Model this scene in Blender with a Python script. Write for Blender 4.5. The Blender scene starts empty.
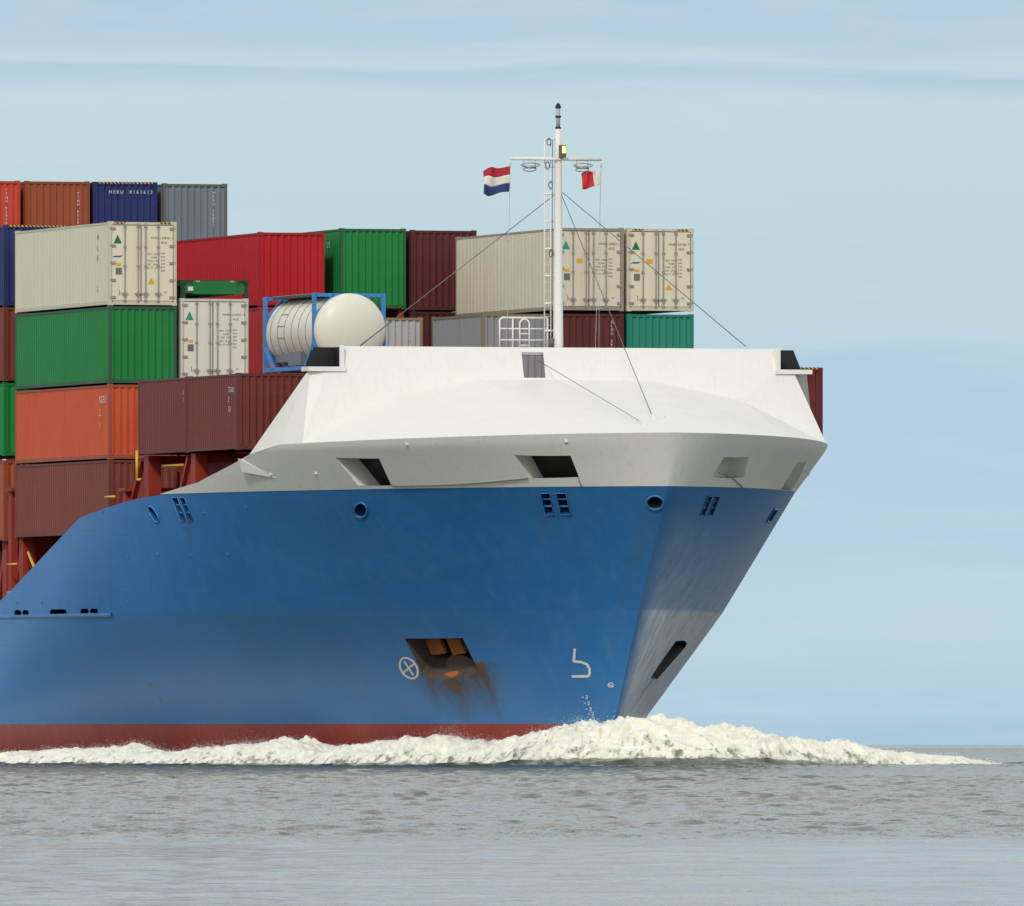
import bpy, bmesh, math, random
import numpy as np
from mathutils import Vector, Matrix
from mathutils.bvhtree import BVHTree
from mathutils import noise as mnoise

R = math.radians
random.seed(7)
SC = bpy.context.scene
COL = SC.collection

# ---------------------------------------------------------------- camera, sky, sun, exposure
FPX, DIST, CAMH = 17400.0, 588.0, 1.0          # focal length in pixels, metres to the ship, eye height
YAW = R(17.0)                                  # ship's axis against the line of sight
cam_d = bpy.data.cameras.new('camera')
cam = bpy.data.objects.new('camera', cam_d); COL.objects.link(cam)
cam.location = (0, 0, CAMH); cam.rotation_euler = (R(90), 0, 0)
cam_d.sensor_width = 36.0; cam_d.lens = FPX / 1024 * 36.0
cam_d.shift_y = (735 - 453) / 1024
cam_d.clip_start = 1.0; cam_d.clip_end = 40000
SC.camera = cam

SUN_EL, SUN_AZ = R(36), R(196)                 # azimuth clockwise from +Y (the view direction): behind the camera, to its left
world = bpy.data.worlds.new('World'); SC.world = world; world.use_nodes = True
wn, wl = world.node_tree.nodes, world.node_tree.links
wn.clear()
w_out = wn.new('ShaderNodeOutputWorld'); w_bg = wn.new('ShaderNodeBackground'); w_bg.inputs['Strength'].default_value = 0.1
w_sky = wn.new('ShaderNodeTexSky'); w_sky.sky_type = 'NISHITA'; w_sky.sun_disc = False
w_sky.sun_elevation = SUN_EL; w_sky.sun_rotation = SUN_AZ; w_sky.air_density = 1.2; w_sky.dust_density = 1.5
w_tc = wn.new('ShaderNodeTexCoord'); w_sep = wn.new('ShaderNodeSeparateXYZ')
wl.new(w_tc.outputs['Generated'], w_sep.inputs[0])
def wmath(op, a, b=None, c=None):
    n = wn.new('ShaderNodeMath'); n.operation = op
    for i, v in enumerate((a, b, c)):
        if v is None: continue
        if isinstance(v, (int, float)): n.inputs[i].default_value = v
        else: wl.new(v, n.inputs[i])
    return n.outputs[0]
w_map = wn.new('ShaderNodeMapping'); w_map.inputs['Scale'].default_value = (28, 28, 330)
wl.new(w_tc.outputs['Generated'], w_map.inputs[0])
w_n1 = wn.new('ShaderNodeTexNoise'); w_n1.inputs['Scale'].default_value = 1.0; w_n1.inputs['Detail'].default_value = 6
w_n1.inputs['Roughness'].default_value = 0.55
wl.new(w_map.outputs[0], w_n1.inputs['Vector'])
# height above the horizon, gently warped, drives the banks of thin cloud
w_h = wmath('ADD', w_sep.outputs['Z'], wmath('MULTIPLY', wmath('SUBTRACT', w_n1.outputs[0], 0.5), 0.0048))
w_u = wmath('DIVIDE', w_h, 0.05)
w_ramp = wn.new('ShaderNodeValToRGB'); cr = w_ramp.color_ramp
def lin(h):
    v = [int(h[i:i+2], 16) / 255 for i in (0, 2, 4)]
    return [x / 12.92 if x <= 0.04045 else ((x + 0.055) / 1.055) ** 2.4 for x in v]
SKYROWS = [(745, 'a9c9de'), (705, 'afcee2'), (655, 'b9d3e1'), (600, 'bbd5e2'), (540, 'b5d1e3'), (400, 'b2cee2'), (362, 'b2cee1'),
           (346, 'bdd5df'), (250, 'c0d6de'), (180, 'c1d8df'), (100, 'c3d9e0'), (84, 'b8d0e0'), (68, 'b3cde0'), (58, 'c4d8e2'), (44, 'b7cfe1'), (0, 'b3cce0')]
pts = [((735 - y) / FPX / 0.05, lin(h)) for y, h in SKYROWS]
cr.elements[0].position = max(0.0, pts[0][0]); cr.elements[0].color = pts[0][1] + [1]
cr.elements[1].position = pts[-1][0]; cr.elements[1].color = pts[-1][1] + [1]
for p, c in pts[1:-1]:
    e = cr.elements.new(p); e.color = c + [1]
wl.new(w_u, w_ramp.inputs[0])
w_gain = wn.new('ShaderNodeMixRGB'); w_gain.blend_type = 'MULTIPLY'; w_gain.inputs[0].default_value = 1
w_gain.inputs[2].default_value = (10, 10, 10, 1)
w_up = wn.new('ShaderNodeMapRange'); w_up.inputs['From Min'].default_value = 0.06; w_up.inputs['From Max'].default_value = 0.16
wl.new(w_sep.outputs['Z'], w_up.inputs[0])
w_upm = wn.new('ShaderNodeMixRGB'); wl.new(w_up.outputs[0], w_upm.inputs[0]); w_map2 = wn.new('ShaderNodeMapping'); w_map2.inputs['Scale'].default_value = (55, 55, 420); wl.new(w_tc.outputs['Generated'], w_map2.inputs[0])
w_n2 = wn.new('ShaderNodeTexNoise'); w_n2.inputs['Scale'].default_value = 1.0; w_n2.inputs['Detail'].default_value = 9; w_n2.inputs['Roughness'].default_value = .62
wl.new(w_map2.outputs[0], w_n2.inputs['Vector'])
w_wf = wn.new('ShaderNodeMapRange'); w_wf.inputs['From Min'].default_value = .48; w_wf.inputs['From Max'].default_value = .72; w_wf.inputs['To Max'].default_value = .38
wl.new(w_n2.outputs[0], w_wf.inputs[0])
w_wisp = wn.new('ShaderNodeMixRGB'); wl.new(w_wf.outputs[0], w_wisp.inputs[0]); wl.new(w_ramp.outputs[0], w_wisp.inputs[1]); w_wisp.inputs[2].default_value = (.60, .71, .77, 1)
wl.new(w_wisp.outputs[0], w_upm.inputs[1]); w_upm.inputs[2].default_value = (1.04, 1.05, 1.04, 1)
wl.new(w_upm.outputs[0], w_gain.inputs[1])
# thin veil of cloud over most of the sky, thinning towards the zenith where the clear sky shows through
w_fac = wn.new('ShaderNodeMapRange'); w_fac.inputs['From Min'].default_value = 0.05; w_fac.inputs['From Max'].default_value = 0.7
w_fac.inputs['To Min'].default_value = 1.0; w_fac.inputs['To Max'].default_value = 0.55
wl.new(w_sep.outputs['Z'], w_fac.inputs[0])
w_mix = wn.new('ShaderNodeMixRGB'); wl.new(w_fac.outputs[0], w_mix.inputs[0])
wl.new(w_sky.outputs[0], w_mix.inputs[1]); wl.new(w_gain.outputs[0], w_mix.inputs[2])
wl.new(w_mix.outputs[0], w_bg.inputs['Color']); wl.new(w_bg.outputs[0], w_out.inputs['Surface'])

sun_d = bpy.data.lights.new('sun', 'SUN'); sun_d.energy = 1.7; sun_d.angle = R(6.0); sun_d.color = (1.0, 0.94, 0.84)
sun = bpy.data.objects.new('sun', sun_d); COL.objects.link(sun)
sdir = Vector((math.sin(SUN_AZ) * math.cos(SUN_EL), math.cos(SUN_AZ) * math.cos(SUN_EL), math.sin(SUN_EL)))
sun.rotation_euler = sdir.to_track_quat('Z', 'Y').to_euler(); sun.location = sdir * 300

SC.view_settings.view_transform = 'Standard'; SC.view_settings.look = 'None'
SC.view_settings.exposure = 0.0; SC.view_settings.gamma = 1.0; SC.view_settings.use_curve_mapping = False

# ---------------------------------------------------------------- frames of reference
sY, cY = math.sin(YAW), math.cos(YAW)
ORG = Vector(((532 - 512) / (FPX / DIST), DIST, 0.0))
ROTZ = math.atan2(-cY, sY)                     # ship's +X points ahead, +Y to port
SHIP_M = Matrix.Translation(ORG) @ Matrix.Rotation(ROTZ, 4, 'Z')
SHIP_I = SHIP_M.inverted()
CAM_S = SHIP_I @ Vector((0, 0, CAMH))
def ray(px, py):
    d = Vector(((px - 512) / FPX, 1.0, (735 - py) / FPX)).normalized()
    return (SHIP_I.to_3x3() @ d)
def proj(f, y, z):
    w = SHIP_M @ Vector((f, y, z))
    return 512 + FPX * w.x / w.y, 735 - FPX * (w.z - CAMH) / w.y

# ---------------------------------------------------------------- materials
MATS = {}
class NT:
    def __init__(s, name):
        s.m = bpy.data.materials.new(name); s.m.use_nodes = True
        s.n = s.m.node_tree.nodes; s.l = s.m.node_tree.links
        s.b = s.n['Principled BSDF']
    def new(s, t, **k):
        x = s.n.new(t)
        for a, v in k.items(): setattr(x, a, v)
        return x
    def link(s, a, b): s.l.new(a, b)
    def math(s, op, a, b=None, clamp=False):
        n = s.n.new('ShaderNodeMath'); n.operation = op; n.use_clamp = clamp
        for i, v in enumerate((a, b)):
            if v is None: continue
            if isinstance(v, (int, float)): n.inputs[i].default_value = v
            else: s.l.new(v, n.inputs[i])
        return n.outputs[0]
    def coord(s, scale=(1, 1, 1), kind='Object'):
        t = s.n.new('ShaderNodeTexCoord'); m = s.n.new('ShaderNodeMapping'); m.inputs['Scale'].default_value = scale
        s.l.new(t.outputs[kind], m.inputs[0]); return m.outputs[0]
    def noise(s, vec, scale=1, detail=5, rough=0.55):
        n = s.n.new('ShaderNodeTexNoise'); n.inputs['Scale'].default_value = scale; n.inputs['Detail'].default_value = detail
        n.inputs['Roughness'].default_value = rough
        if vec is not None: s.l.new(vec, n.inputs['Vector'])
        return n.outputs[0]
    def rng(s, v, a, b, c=0.0, d=1.0):
        n = s.n.new('ShaderNodeMapRange'); n.inputs['From Min'].default_value = a; n.inputs['From Max'].default_value = b
        n.inputs['To Min'].default_value = c; n.inputs['To Max'].default_value = d
        s.l.new(v, n.inputs[0]); return n.outputs[0]
    def mix(s, fac, a, b, mode='MIX'):
        n = s.n.new('ShaderNodeMixRGB'); n.blend_type = mode
        for i, v in enumerate((fac, a, b)):
            if isinstance(v, (int, float)): n.inputs[i].default_value = v
            elif isinstance(v, (tuple, list)): n.inputs[i].default_value = (v[0], v[1], v[2], 1)
            else: s.l.new(v, n.inputs[i])
        return n.outputs[0]
    def bump(s, h, strength, dist):
        n = s.n.new('ShaderNodeBump'); n.inputs['Strength'].default_value = strength; n.inputs['Distance'].default_value = dist
        s.l.new(h, n.inputs['Height']); s.l.new(n.outputs[0], s.b.inputs['Normal'])

def paint(name, col, rough=0.5, dirt=0.25, rust=0.25, metal=0.0):
    """Weathered paint: blotches of fading, vertical run-off streaks, specks of rust."""
    if name in MATS: return MATS[name]
    t = NT(name)
    o = t.coord((1, 1, 1)); st = t.coord((5.0, 5.0, 0.22))
    n1 = t.noise(o, 0.9, 6); n2 = t.noise(st, 1.6, 4, 0.6); n3 = t.noise(o, 5.0, 7, 0.65)
    info = t.new('ShaderNodeObjectInfo')
    c = t.mix(t.rng(n1, 0.35, 0.7, 0, dirt), tuple(col), tuple(min(1, x * 0.85 + 0.03) for x in col))
    c = t.mix(t.rng(n2, 0.52, 0.75, 0, dirt * 1.1), c, tuple(x * 0.5 + 0.012 for x in col))
    n4 = t.noise(t.coord((.35, .35, 5.0)), 1.3, 6, .65); n5 = t.noise(t.coord((.6, .6, .5)), .8, 3)
    c = t.mix(t.rng(n4, .56, .78, 0, dirt*.7), c, tuple(min(1, x*1.1 + .05) for x in col))
    c = t.mix(t.rng(n5, .52, .60, 0, dirt*.35), c, tuple(x*.72 for x in col))
    if rust > 0:
        c = t.mix(t.rng(t.math('ADD', t.math('MULTIPLY', n3, 0.7), t.math('MULTIPLY', n2, 0.35)), 0.62, 0.74, 0, rust), c, (0.13, 0.05, 0.02))
    t.link(c, t.b.inputs['Base Color'])
    t.link(t.rng(n1, 0.3, 0.7, rough - 0.08, rough + 0.1), t.b.inputs['Roughness'])
    t.b.inputs['Metallic'].default_value = metal; t.b.inputs['Specular IOR Level'].default_value = .28
    MATS[name] = t.m; return t.m
def plain(name, col, rough=0.5, metal=0.0, emit=0):
    if name in MATS: return MATS[name]
    t = NT(name)
    n = t.noise(t.coord(), 6, 4)
    t.link(t.mix(t.rng(n, 0.3, 0.7), tuple(x * 0.86 for x in col), tuple(col)), t.b.inputs['Base Color'])
    t.b.inputs['Roughness'].default_value = rough; t.b.inputs['Metallic'].default_value = metal
    if emit:
        t.b.inputs['Emission Color'].default_value = (*col, 1); t.b.inputs['Emission Strength'].default_value = emit
    MATS[name] = t.m; return t.m

# ---------------------------------------------------------------- mesh helpers
class MB:
    def __init__(s): s.v, s.f = [], []
    def quad(s, a, b, c, d):
        i = len(s.v); s.v += [tuple(a), tuple(b), tuple(c), tuple(d)]; s.f.append((i, i+1, i+2, i+3)); return s
    def poly(s, pts):
        i = len(s.v); s.v += [tuple(p) for p in pts]; s.f.append(tuple(range(i, i+len(pts)))); return s
    def box(s, x0, x1, y0, y1, z0, z1):
        i = len(s.v)
        s.v += [(x, y, z) for x in (x0, x1) for y in (y0, y1) for z in (z0, z1)]
        s.f += [tuple(i+k for k in q) for q in ((0,1,3,2),(4,6,7,5),(0,4,5,1),(2,3,7,6),(0,2,6,4),(1,5,7,3))]; return s
    def bar(s, a, b, w, h=None, up=(0,0,1)):
        h = h or w; a, b = Vector(a), Vector(b); d = (b-a).normalized(); u = Vector(up)
        if abs(d.dot(u)) > 0.98: u = Vector((1,0,0))
        x = d.cross(u).normalized() * (w/2); y = x.cross(d).normalized() * (h/2)
        i = len(s.v)
        for p in (a, b): s.v += [tuple(p+x+y), tuple(p-x+y), tuple(p-x-y), tuple(p+x-y)]
        s.f += [tuple(i+k for k in q) for q in ((0,1,2,3),(7,6,5,4),(0,4,5,1),(1,5,6,2),(2,6,7,3),(3,7,4,0))]; return s
    def tube(s, pts, r, n=8, cap=True):
        rs = r if isinstance(r, (list, tuple)) else [r]*len(pts)
        pts = [Vector(p) for p in pts]; i0 = len(s.v)
        ref = None
        for k, p in enumerate(pts):
            d = (pts[min(k+1, len(pts)-1)] - pts[max(k-1, 0)]).normalized()
            if ref is None:
                ref = Vector((0,0,1)) if abs(d.z) < 0.9 else Vector((1,0,0))
            x = (ref - d*ref.dot(d)).normalized(); y = d.cross(x); ref = x
            for j in range(n):
                a = 2*math.pi*j/n; s.v.append(tuple(p + (x*math.cos(a) + y*math.sin(a))*rs[k]))
        for k in range(len(pts)-1):
            for j in range(n):
                a = i0+k*n+j; b = i0+k*n+(j+1) % n; s.f.append((a, b, b+n, a+n))
        if cap:
            s.f.append(tuple(i0+j for j in reversed(range(n)))); e = i0+(len(pts)-1)*n
            s.f.append(tuple(e+j for j in range(n)))
        return s
    def grid(s, P):
        P = np.asarray(P, float); a, b = P.shape[:2]; i0 = len(s.v)
        s.v += [tuple(p) for p in P.reshape(-1, 3)]
        for i in range(a-1):
            for j in range(b-1):
                k = i0+i*b+j; s.f.append((k, k+1, k+b+1, k+b))
        return s
    def mesh(s, name, smooth=False):
        me = bpy.data.meshes.new(name); me.from_pydata(s.v, [], s.f); me.validate(); me.update()
        if smooth: me.polygons.foreach_set('use_smooth', [True]*len(me.polygons))
        return me
    def build(s, name, mat, parent=None, smooth=False, split=False):
        if split:                                   # every separate piece becomes an object of its own
            p = list(range(len(s.v)))
            def root(i):
                while p[i] != i: p[i] = p[p[i]]; i = p[i]
                return i
            for f in s.f:
                for k in f[1:]: p[root(k)] = root(f[0])
            G = {}
            for f in s.f: G.setdefault(root(f[0]), []).append(f)
            o = None
            for fs in G.values():
                m = MB(); ids = {}
                for f in fs:
                    for k in f:
                        if k not in ids: ids[k] = len(m.v); m.v.append(s.v[k])
                    m.f.append(tuple(ids[k] for k in f))
                o = add(name, m.mesh(name, smooth), mat, parent)
            return o
        return add(name, s.mesh(name, smooth), mat, parent)
def add(name, me, mat, parent=None):
    o = bpy.data.objects.new(name, me); COL.objects.link(o)
    if mat is not None and len(me.materials) == 0: me.materials.append(mat)
    if parent is not None: o.parent = parent
    return o
def tag(o, label, cat, group=None):
    o['label'] = label; o['category'] = cat
    if group: o['group'] = group
    return o
def fast_mesh(name, V, F, smooth=True):
    me = bpy.data.meshes.new(name); nv, nf = len(V), len(F)
    me.vertices.add(nv); me.vertices.foreach_set('co', np.asarray(V, np.float32).ravel())
    me.loops.add(nf*4); me.loops.foreach_set('vertex_index', np.asarray(F, np.int32).ravel())
    me.polygons.add(nf); me.polygons.foreach_set('loop_start', np.arange(0, nf*4, 4, dtype=np.int32))
    me.polygons.foreach_set('loop_total', np.full(nf, 4, np.int32))
    me.update(calc_edges=True)
    me.polygons.foreach_set('use_smooth', [smooth]*nf); me.update(); return me
def grid_faces(a, b):
    i, j = np.meshgrid(np.arange(a-1), np.arange(b-1), indexing='ij'); k = (i*b+j).ravel()
    return np.stack([k, k+1, k+b+1, k+b], 1)
def text_mesh(body, size):
    cu = bpy.data.curves.new('lettering', 'FONT'); cu.body = body; cu.size = size; cu.align_x = 'LEFT'
    o = bpy.data.objects.new('lettering', cu); me = bpy.data.meshes.new_from_object(o)
    v = [tuple(x.co) for x in me.vertices]; f = [tuple(p.vertices) for p in me.polygons]
    bpy.data.objects.remove(o); bpy.data.curves.remove(cu); bpy.data.meshes.remove(me)
    return v, f
def smoothnoise(shape_pts, seed, octaves=4, gain=0.5):
    """Cheap value noise on numpy points (N,2)."""
    rng = np.random.RandomState(seed); T = rng.rand(256, 256); out = 0; amp = 1; tot = 0
    P = np.asarray(shape_pts, float).copy()
    for o in range(octaves):
        i = np.floor(P).astype(int); f = P - i; f = f*f*(3-2*f)
        x0, y0 = i[..., 0] % 256, i[..., 1] % 256; x1, y1 = (x0+1) % 256, (y0+1) % 256
        n = (T[x0, y0]*(1-f[..., 0]) + T[x1, y0]*f[..., 0])*(1-f[..., 1]) + (T[x0, y1]*(1-f[..., 0]) + T[x1, y1]*f[..., 0])*f[..., 1]
        out = out + n*amp; tot += amp; amp *= gain; P = P*2.03 + 17.3
    return out/tot

# ---------------------------------------------------------------- ship: hull form
KZ  = [-3.0, 0.0, 1.4, 5.15, 9.2, 10.6, 12.0]
KFS = [6.3, 8.3, 9.3, 12.1, 15.3, 16.0, 16.7]
KFP = [-40, -37, -34, -24, -16, -12, -10]
KN  = [1.55, 1.61, 1.648, 2.06, 2.25, 2.43, 2.5]
KM  = [1.0, .97, .95, .90, .72, .66, .62]
KB  = [10.7, 10.85, 10.9, 11.0, 11.1, 11.1, 11.1]
def ki(z, K): return float(np.interp(z, KZ, K))
def half(f, z):
    fs, fp = ki(z, KFS), ki(z, KFP)
    t = (f - fp)/(fs - fp)
    if t <= 0: return ki(z, KB)
    if t >= 1: return 0.0
    return ki(z, KB)*(1 - t**ki(z, KN))**ki(z, KM)
Z_WL, Z_BLUE, Z_KN = 1.38, 9.2, 5.15
def sheer(f): return float(np.interp(f, [-80, -30, -28.3, -26.6, -17.2, -13.6, -10.6, -7.6, 30], [5.5, 5.5, 5.6, 6.0, 8.5, 8.83, 9.07, Z_BLUE, Z_BLUE]))
def bultop(f): return float(np.interp(f, [-8.2, -4.6, -1.3, 0.2, 2.5, 17.4], [Z_BLUE, 9.55, 10.12, 10.42, 10.73, 10.97]))
F_AFT = -76.0
def fcols(z):
    fs = ki(z, KFS)
    aft = np.arange(F_AFT, -12, 0.3)
    u = np.linspace(0, 1, 130)
    return np.concatenate([aft, -12 + (fs + 12)*(1 - (1-u)**1.8)])
def shell(rows):
    """rows: function list (column index, nominal f) -> z. Builds starboard + port sheets joined at the stem."""
    zr = rows; P = []
    for (zn, zfun) in zr:
        line = []
        for f in fcols(zn):
            z = zfun(f); line.append((f, half(f, z) if zn < Z_BLUE+5 else 0, z))
        line[-1] = (line[-1][0], 0.0, line[-1][2])
        st = [(f, -y, z) for f, y, z in line]; po = [(f, y, z) for f, y, z in reversed(line[:-1])]
        P.append(st + po)
    return np.array(P)
rows = []
for zn in list(np.linspace(-2.5, Z_KN, 44)) : rows.append((zn, (lambda f, a=zn: a)))
for zn in list(np.linspace(Z_KN, Z_BLUE, 36))[1:]:
    k = (zn - Z_KN)/(Z_BLUE - Z_KN)
    rows.append((zn, (lambda f, a=k: Z_KN + a*(max(sheer(f), Z_KN+0.05) - Z_KN))))
HP = shell(rows)
# ---- bulwark rows (only forward of f=-8.2)
def bul_cols(z):
    fs = ki(z, KFS); u = np.linspace(0, 1, 200); return -8.2 + (fs + 8.2)*(1 - (1-u)**1.7)
BR = []
for k in np.linspace(0, 1, 14):
    zn = Z_BLUE + k*(10.9 - Z_BLUE); line = []
    for f in bul_cols(zn):
        z = Z_BLUE + 0.002 + k*(bultop(f) - Z_BLUE); line.append((f, half(f, z) + 0.012, z))
    line[-1] = (line[-1][0] + 0.012, 0.0, line[-1][2])
    BR.append([(f, -y, z) for f, y, z in line] + [(f, y, z) for f, y, z in reversed(line[:-1])])
BR = np.array(BR)

def grid_bm(P):
    bm = bmesh.new(); a, b = P.shape[:2]
    vs = [[bm.verts.new(p) for p in r] for r in P]
    for i in range(a-1):
        for j in range(b-1):
            try: bm.faces.new((vs[i][j], vs[i][j+1], vs[i+1][j+1], vs[i+1][j]))
            except ValueError: pass
    bmesh.ops.recalc_face_normals(bm, faces=bm.faces)
    return bm
hull_bm, bul_bm = grid_bm(HP), grid_bm(BR)
def fix_out(bm):
    s = 0
    for f in bm.faces:
        c = f.calc_center_median()
        s += f.normal.y*(1 if c.y > 0 else -1)*f.calc_area()
    if s < 0: bmesh.ops.reverse_faces(bm, faces=bm.faces)
fix_out(hull_bm); fix_out(bul_bm)

# ---- breakwater wall and sloping foredeck cover
WF = 3.35                                        # wall stands across the ship here
def kn(f, side):                                # top of the bulwark
    return Vector((f, side*half(f, bultop(f)), bultop(f)))
fk = ki(10.95, KFS)
def knuckle(f0, f1, side, n):
    return [kn(f0 + (f1-f0)*(1-(1-i/(n-1))**1.6), side) for i in range(n)]
cov = MB(); wal = MB()
for sd in (-1, 1):
    c1 = Vector((WF+0.05, sd*3.0, 12.93)); a1 = Vector((WF+0.25, sd*6.2, 12.3)); c0 = Vector((WF+0.05, 0, 12.93))
    k_ = kn(4.4, sd)
    arcA = knuckle(4.4, 12.2, sd, 26); arcB = [kn(12.2 + (fk-0.02-12.2)*i/17, sd) for i in range(18)]
    arcB.append(Vector((fk, 0, bultop(fk))))
    def tri(m, a, b, c): m.poly([a, b, c] if sd > 0 else [c, b, a])
    for p, q in zip(arcA[:-1], arcA[1:]): tri(cov, a1, p, q)
    tri(cov, a1, arcA[-1], c1)
    for p, q in zip(arcB[:-1], arcB[1:]): tri(cov, c1, p, q)
    tri(cov, c1, arcB[-1], c0)
    # transverse wall above the cover, with its outer wing sloping back to the ship's side
    top_o, top_i = Vector((WF-0.3, sd*7.75, 14.03)), Vector((WF-0.3, 0, 14.03))
    d_i = Vector((WF-0.074, sd*7.75, 13.32)); d_o = Vector((WF-0.2, sd*8.72, 13.32))
    fold_t = Vector((WF-0.074, sd*8.2, 13.32)); fold_b = kn(3.9, sd)
    e_b = kn(0.2, sd)
    tri(wal, a1, k_, fold_b); wal.poly([a1, fold_b, fold_t, d_i][::(1 if sd < 0 else -1)])
    wal.poly([c1, a1, d_i, top_o][::(1 if sd < 0 else -1)])
    # strip from c1 to the roof edge, pierced amidships to starboard by the window
    if sd < 0:
        wal.poly([c1, top_o, Vector((WF-0.3, -1.32, 14.03)), Vector((WF+0.05, -1.32, 12.93))])
        def wp(y, z): return Vector((WF+0.05 - 0.35*(z-12.93)/1.1, y, z))
        wal.poly([wp(-1.32, 14.03), wp(-.56, 14.03), wp(-.56, 13.86), wp(-1.32, 13.86)][::-1])
        wal.poly([wp(-1.32, 13.0), wp(-.56, 13.0), wp(-.56, 12.93), wp(-1.32, 12.93)][::-1])
        wal.poly([wp(-.56, 12.93), wp(-.56, 14.03), wp(0, 14.03), wp(0, 12.93)])
    else:
        wal.poly([c1, top_o, top_i, c0][::-1])
    wal.poly([fold_t, fold_b, kn(3.0, sd), kn(2.5, sd), kn(1.2, sd), e_b, d_o][::(1 if sd < 0 else -1)])
cov_bm = bmesh.new(); cov_me = cov.mesh('foredeck_cover'); cov_bm.from_mesh(cov_me)
bmesh.ops.remove_doubles(cov_bm, verts=cov_bm.verts, dist=0.004)
bmesh.ops.recalc_face_normals(cov_bm, faces=cov_bm.faces)

bvh_h, bvh_b = BVHTree.FromBMesh(hull_bm), BVHTree.FromBMesh(bul_bm)
bvh_c = BVHTree.FromBMesh(cov_bm)
def hit(px, py, bvh=None):
    """Where the line of sight through a pixel meets the hull: a real point on it with its outward normal."""
    best = None; d = ray(px, py)
    for b in ([bvh] if bvh else [bvh_h, bvh_b, bvh_c]):
        p, n, i, t = b.ray_cast(CAM_S, d, 2000)
        if p is not None and (best is None or t < best[2]): best = (p, n, t)
    if best is None: return None, None
    p, n, _ = best
    return p, (n if n.dot(d) < 0 else -n)

def cut(bm, P, N, side):
    """Cut the outline P (list of points on the shell) out of the shell."""
    c = sum(P, Vector())/len(P); rad = max((p-c).length for p in P)*1.25 + 0.35
    def near(): return [f for f in bm.faces if (f.calc_center_median()-c).length < rad and f.calc_center_median().y*side > -0.3]
    planes = []
    for a, b in zip(P, P[1:]+P[:1]):
        nn = (b-a).cross(N).normalized()
        if nn.dot(c-a) > 0: nn = -nn           # points outward
        planes.append((a, nn))
    for a, nn in planes:
        fs = near(); g = set(fs)
        for f in fs: g.update(f.edges); g.update(f.verts)
        bmesh.ops.bisect_plane(bm, geom=list(g), dist=1e-5, plane_co=a, plane_no=nn)
    dead = [f for f in near() if all((f.calc_center_median()-a).dot(nn) < 1e-4 for a, nn in planes)]
    bmesh.ops.delete(bm, geom=dead, context='FACES')

SHIP = bpy.data.objects.new('container_ship', None); COL.objects.link(SHIP)
SHIP.matrix_world = SHIP_M
tag(SHIP, 'blue container ship with white bulwark and foremast ploughing through a foaming bow wave', 'container ship')

WHITE = paint('white_paint', (0.76, 0.748, 0.71), 0.42, 0.13, 0.06)
WHITE2 = paint('bulwark_paint', (0.84, 0.83, 0.79), 0.42, 0.18, 0.08)
DARKRED = paint('dark_red_steel', (0.30, 0.030, 0.014), 0.55, 0.4, 0.3)
YELLOW = plain('yellow_paint', (0.75, 0.45, 0.02), 0.5)
BLACK = plain('black_paint_and_dark', (0.008, 0.008, 0.009), 0.6)  # black fittings; in openings this colour stands for the dark inside
STEEL = plain('wire_steel', (0.17, 0.17, 0.17), 0.5, 0.3)
MARKW = plain('marking_white', (0.75, 0.76, 0.74), 0.6)
RUSTY = paint('rusty_steel', (0.40, 0.135, 0.035), 0.8, 0.6, 0.5)

# ---- openings: pockets cut into the shell, each lined by a real recess
POCKETS = []     # (name, mat, bmesh, outline, inward offset vector, back?, parent key)
def pocket(bm, bvh, pix, depth, name, mat, back=True, slant=(0, 0, 0), backmat=None, par='hull', taper=1.0, level=False):
    hs = [hit(x, y, bvh) for x, y in pix]
    hs = [h for h in hs if h[0] is not None]
    P = [h[0] for h in hs]; N = sum((h[1] for h in hs), Vector()).normalized()
    side = 1 if sum(p.y for p in P) > 0 else -1
    cut(bm, P, N, side)
    D_ = Vector((N.x, N.y, 0)).normalized() if level else N
    POCKETS.append((name, mat, P, -D_*depth + Vector(slant), back, backmat, par, taper, N))
def ell(cx, cy, rx, ry, n=14, rot=0):
    o = []
    for k in range(n):
        a = 2*math.pi*k/n; x, y = rx*math.cos(a), ry*math.sin(a)
        o.append((cx + x*math.cos(rot) - y*math.sin(rot), cy + x*math.sin(rot) + y*math.cos(rot)))
    return o
BLUEIN = plain('recess_blue', (0.02, 0.09, 0.24), 0.5)
# mooring openings through the white bulwark
for pix, dp in [([(335, 457.5), (379, 458.5), (391.5, 485.5), (358, 485.5)], 1.0),
                ([(514, 455), (570.5, 455.5), (579, 477), (527, 478)], 1.1),
                ([(724, 457), (748.5, 457), (744, 477), (712, 477)], 0.7),
                ([(797.5, 462), (807.5, 462), (791.5, 490), (781, 489)], 0.35)]:
    pocket(bul_bm, bvh_b, pix, dp, 'mooring_opening', WHITE2, par='bulwark', level=True, backmat=(BLACK if dp > .9 else None))  # black sheet at the back of the deep ones: painted-in darkness of the forecastle
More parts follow.
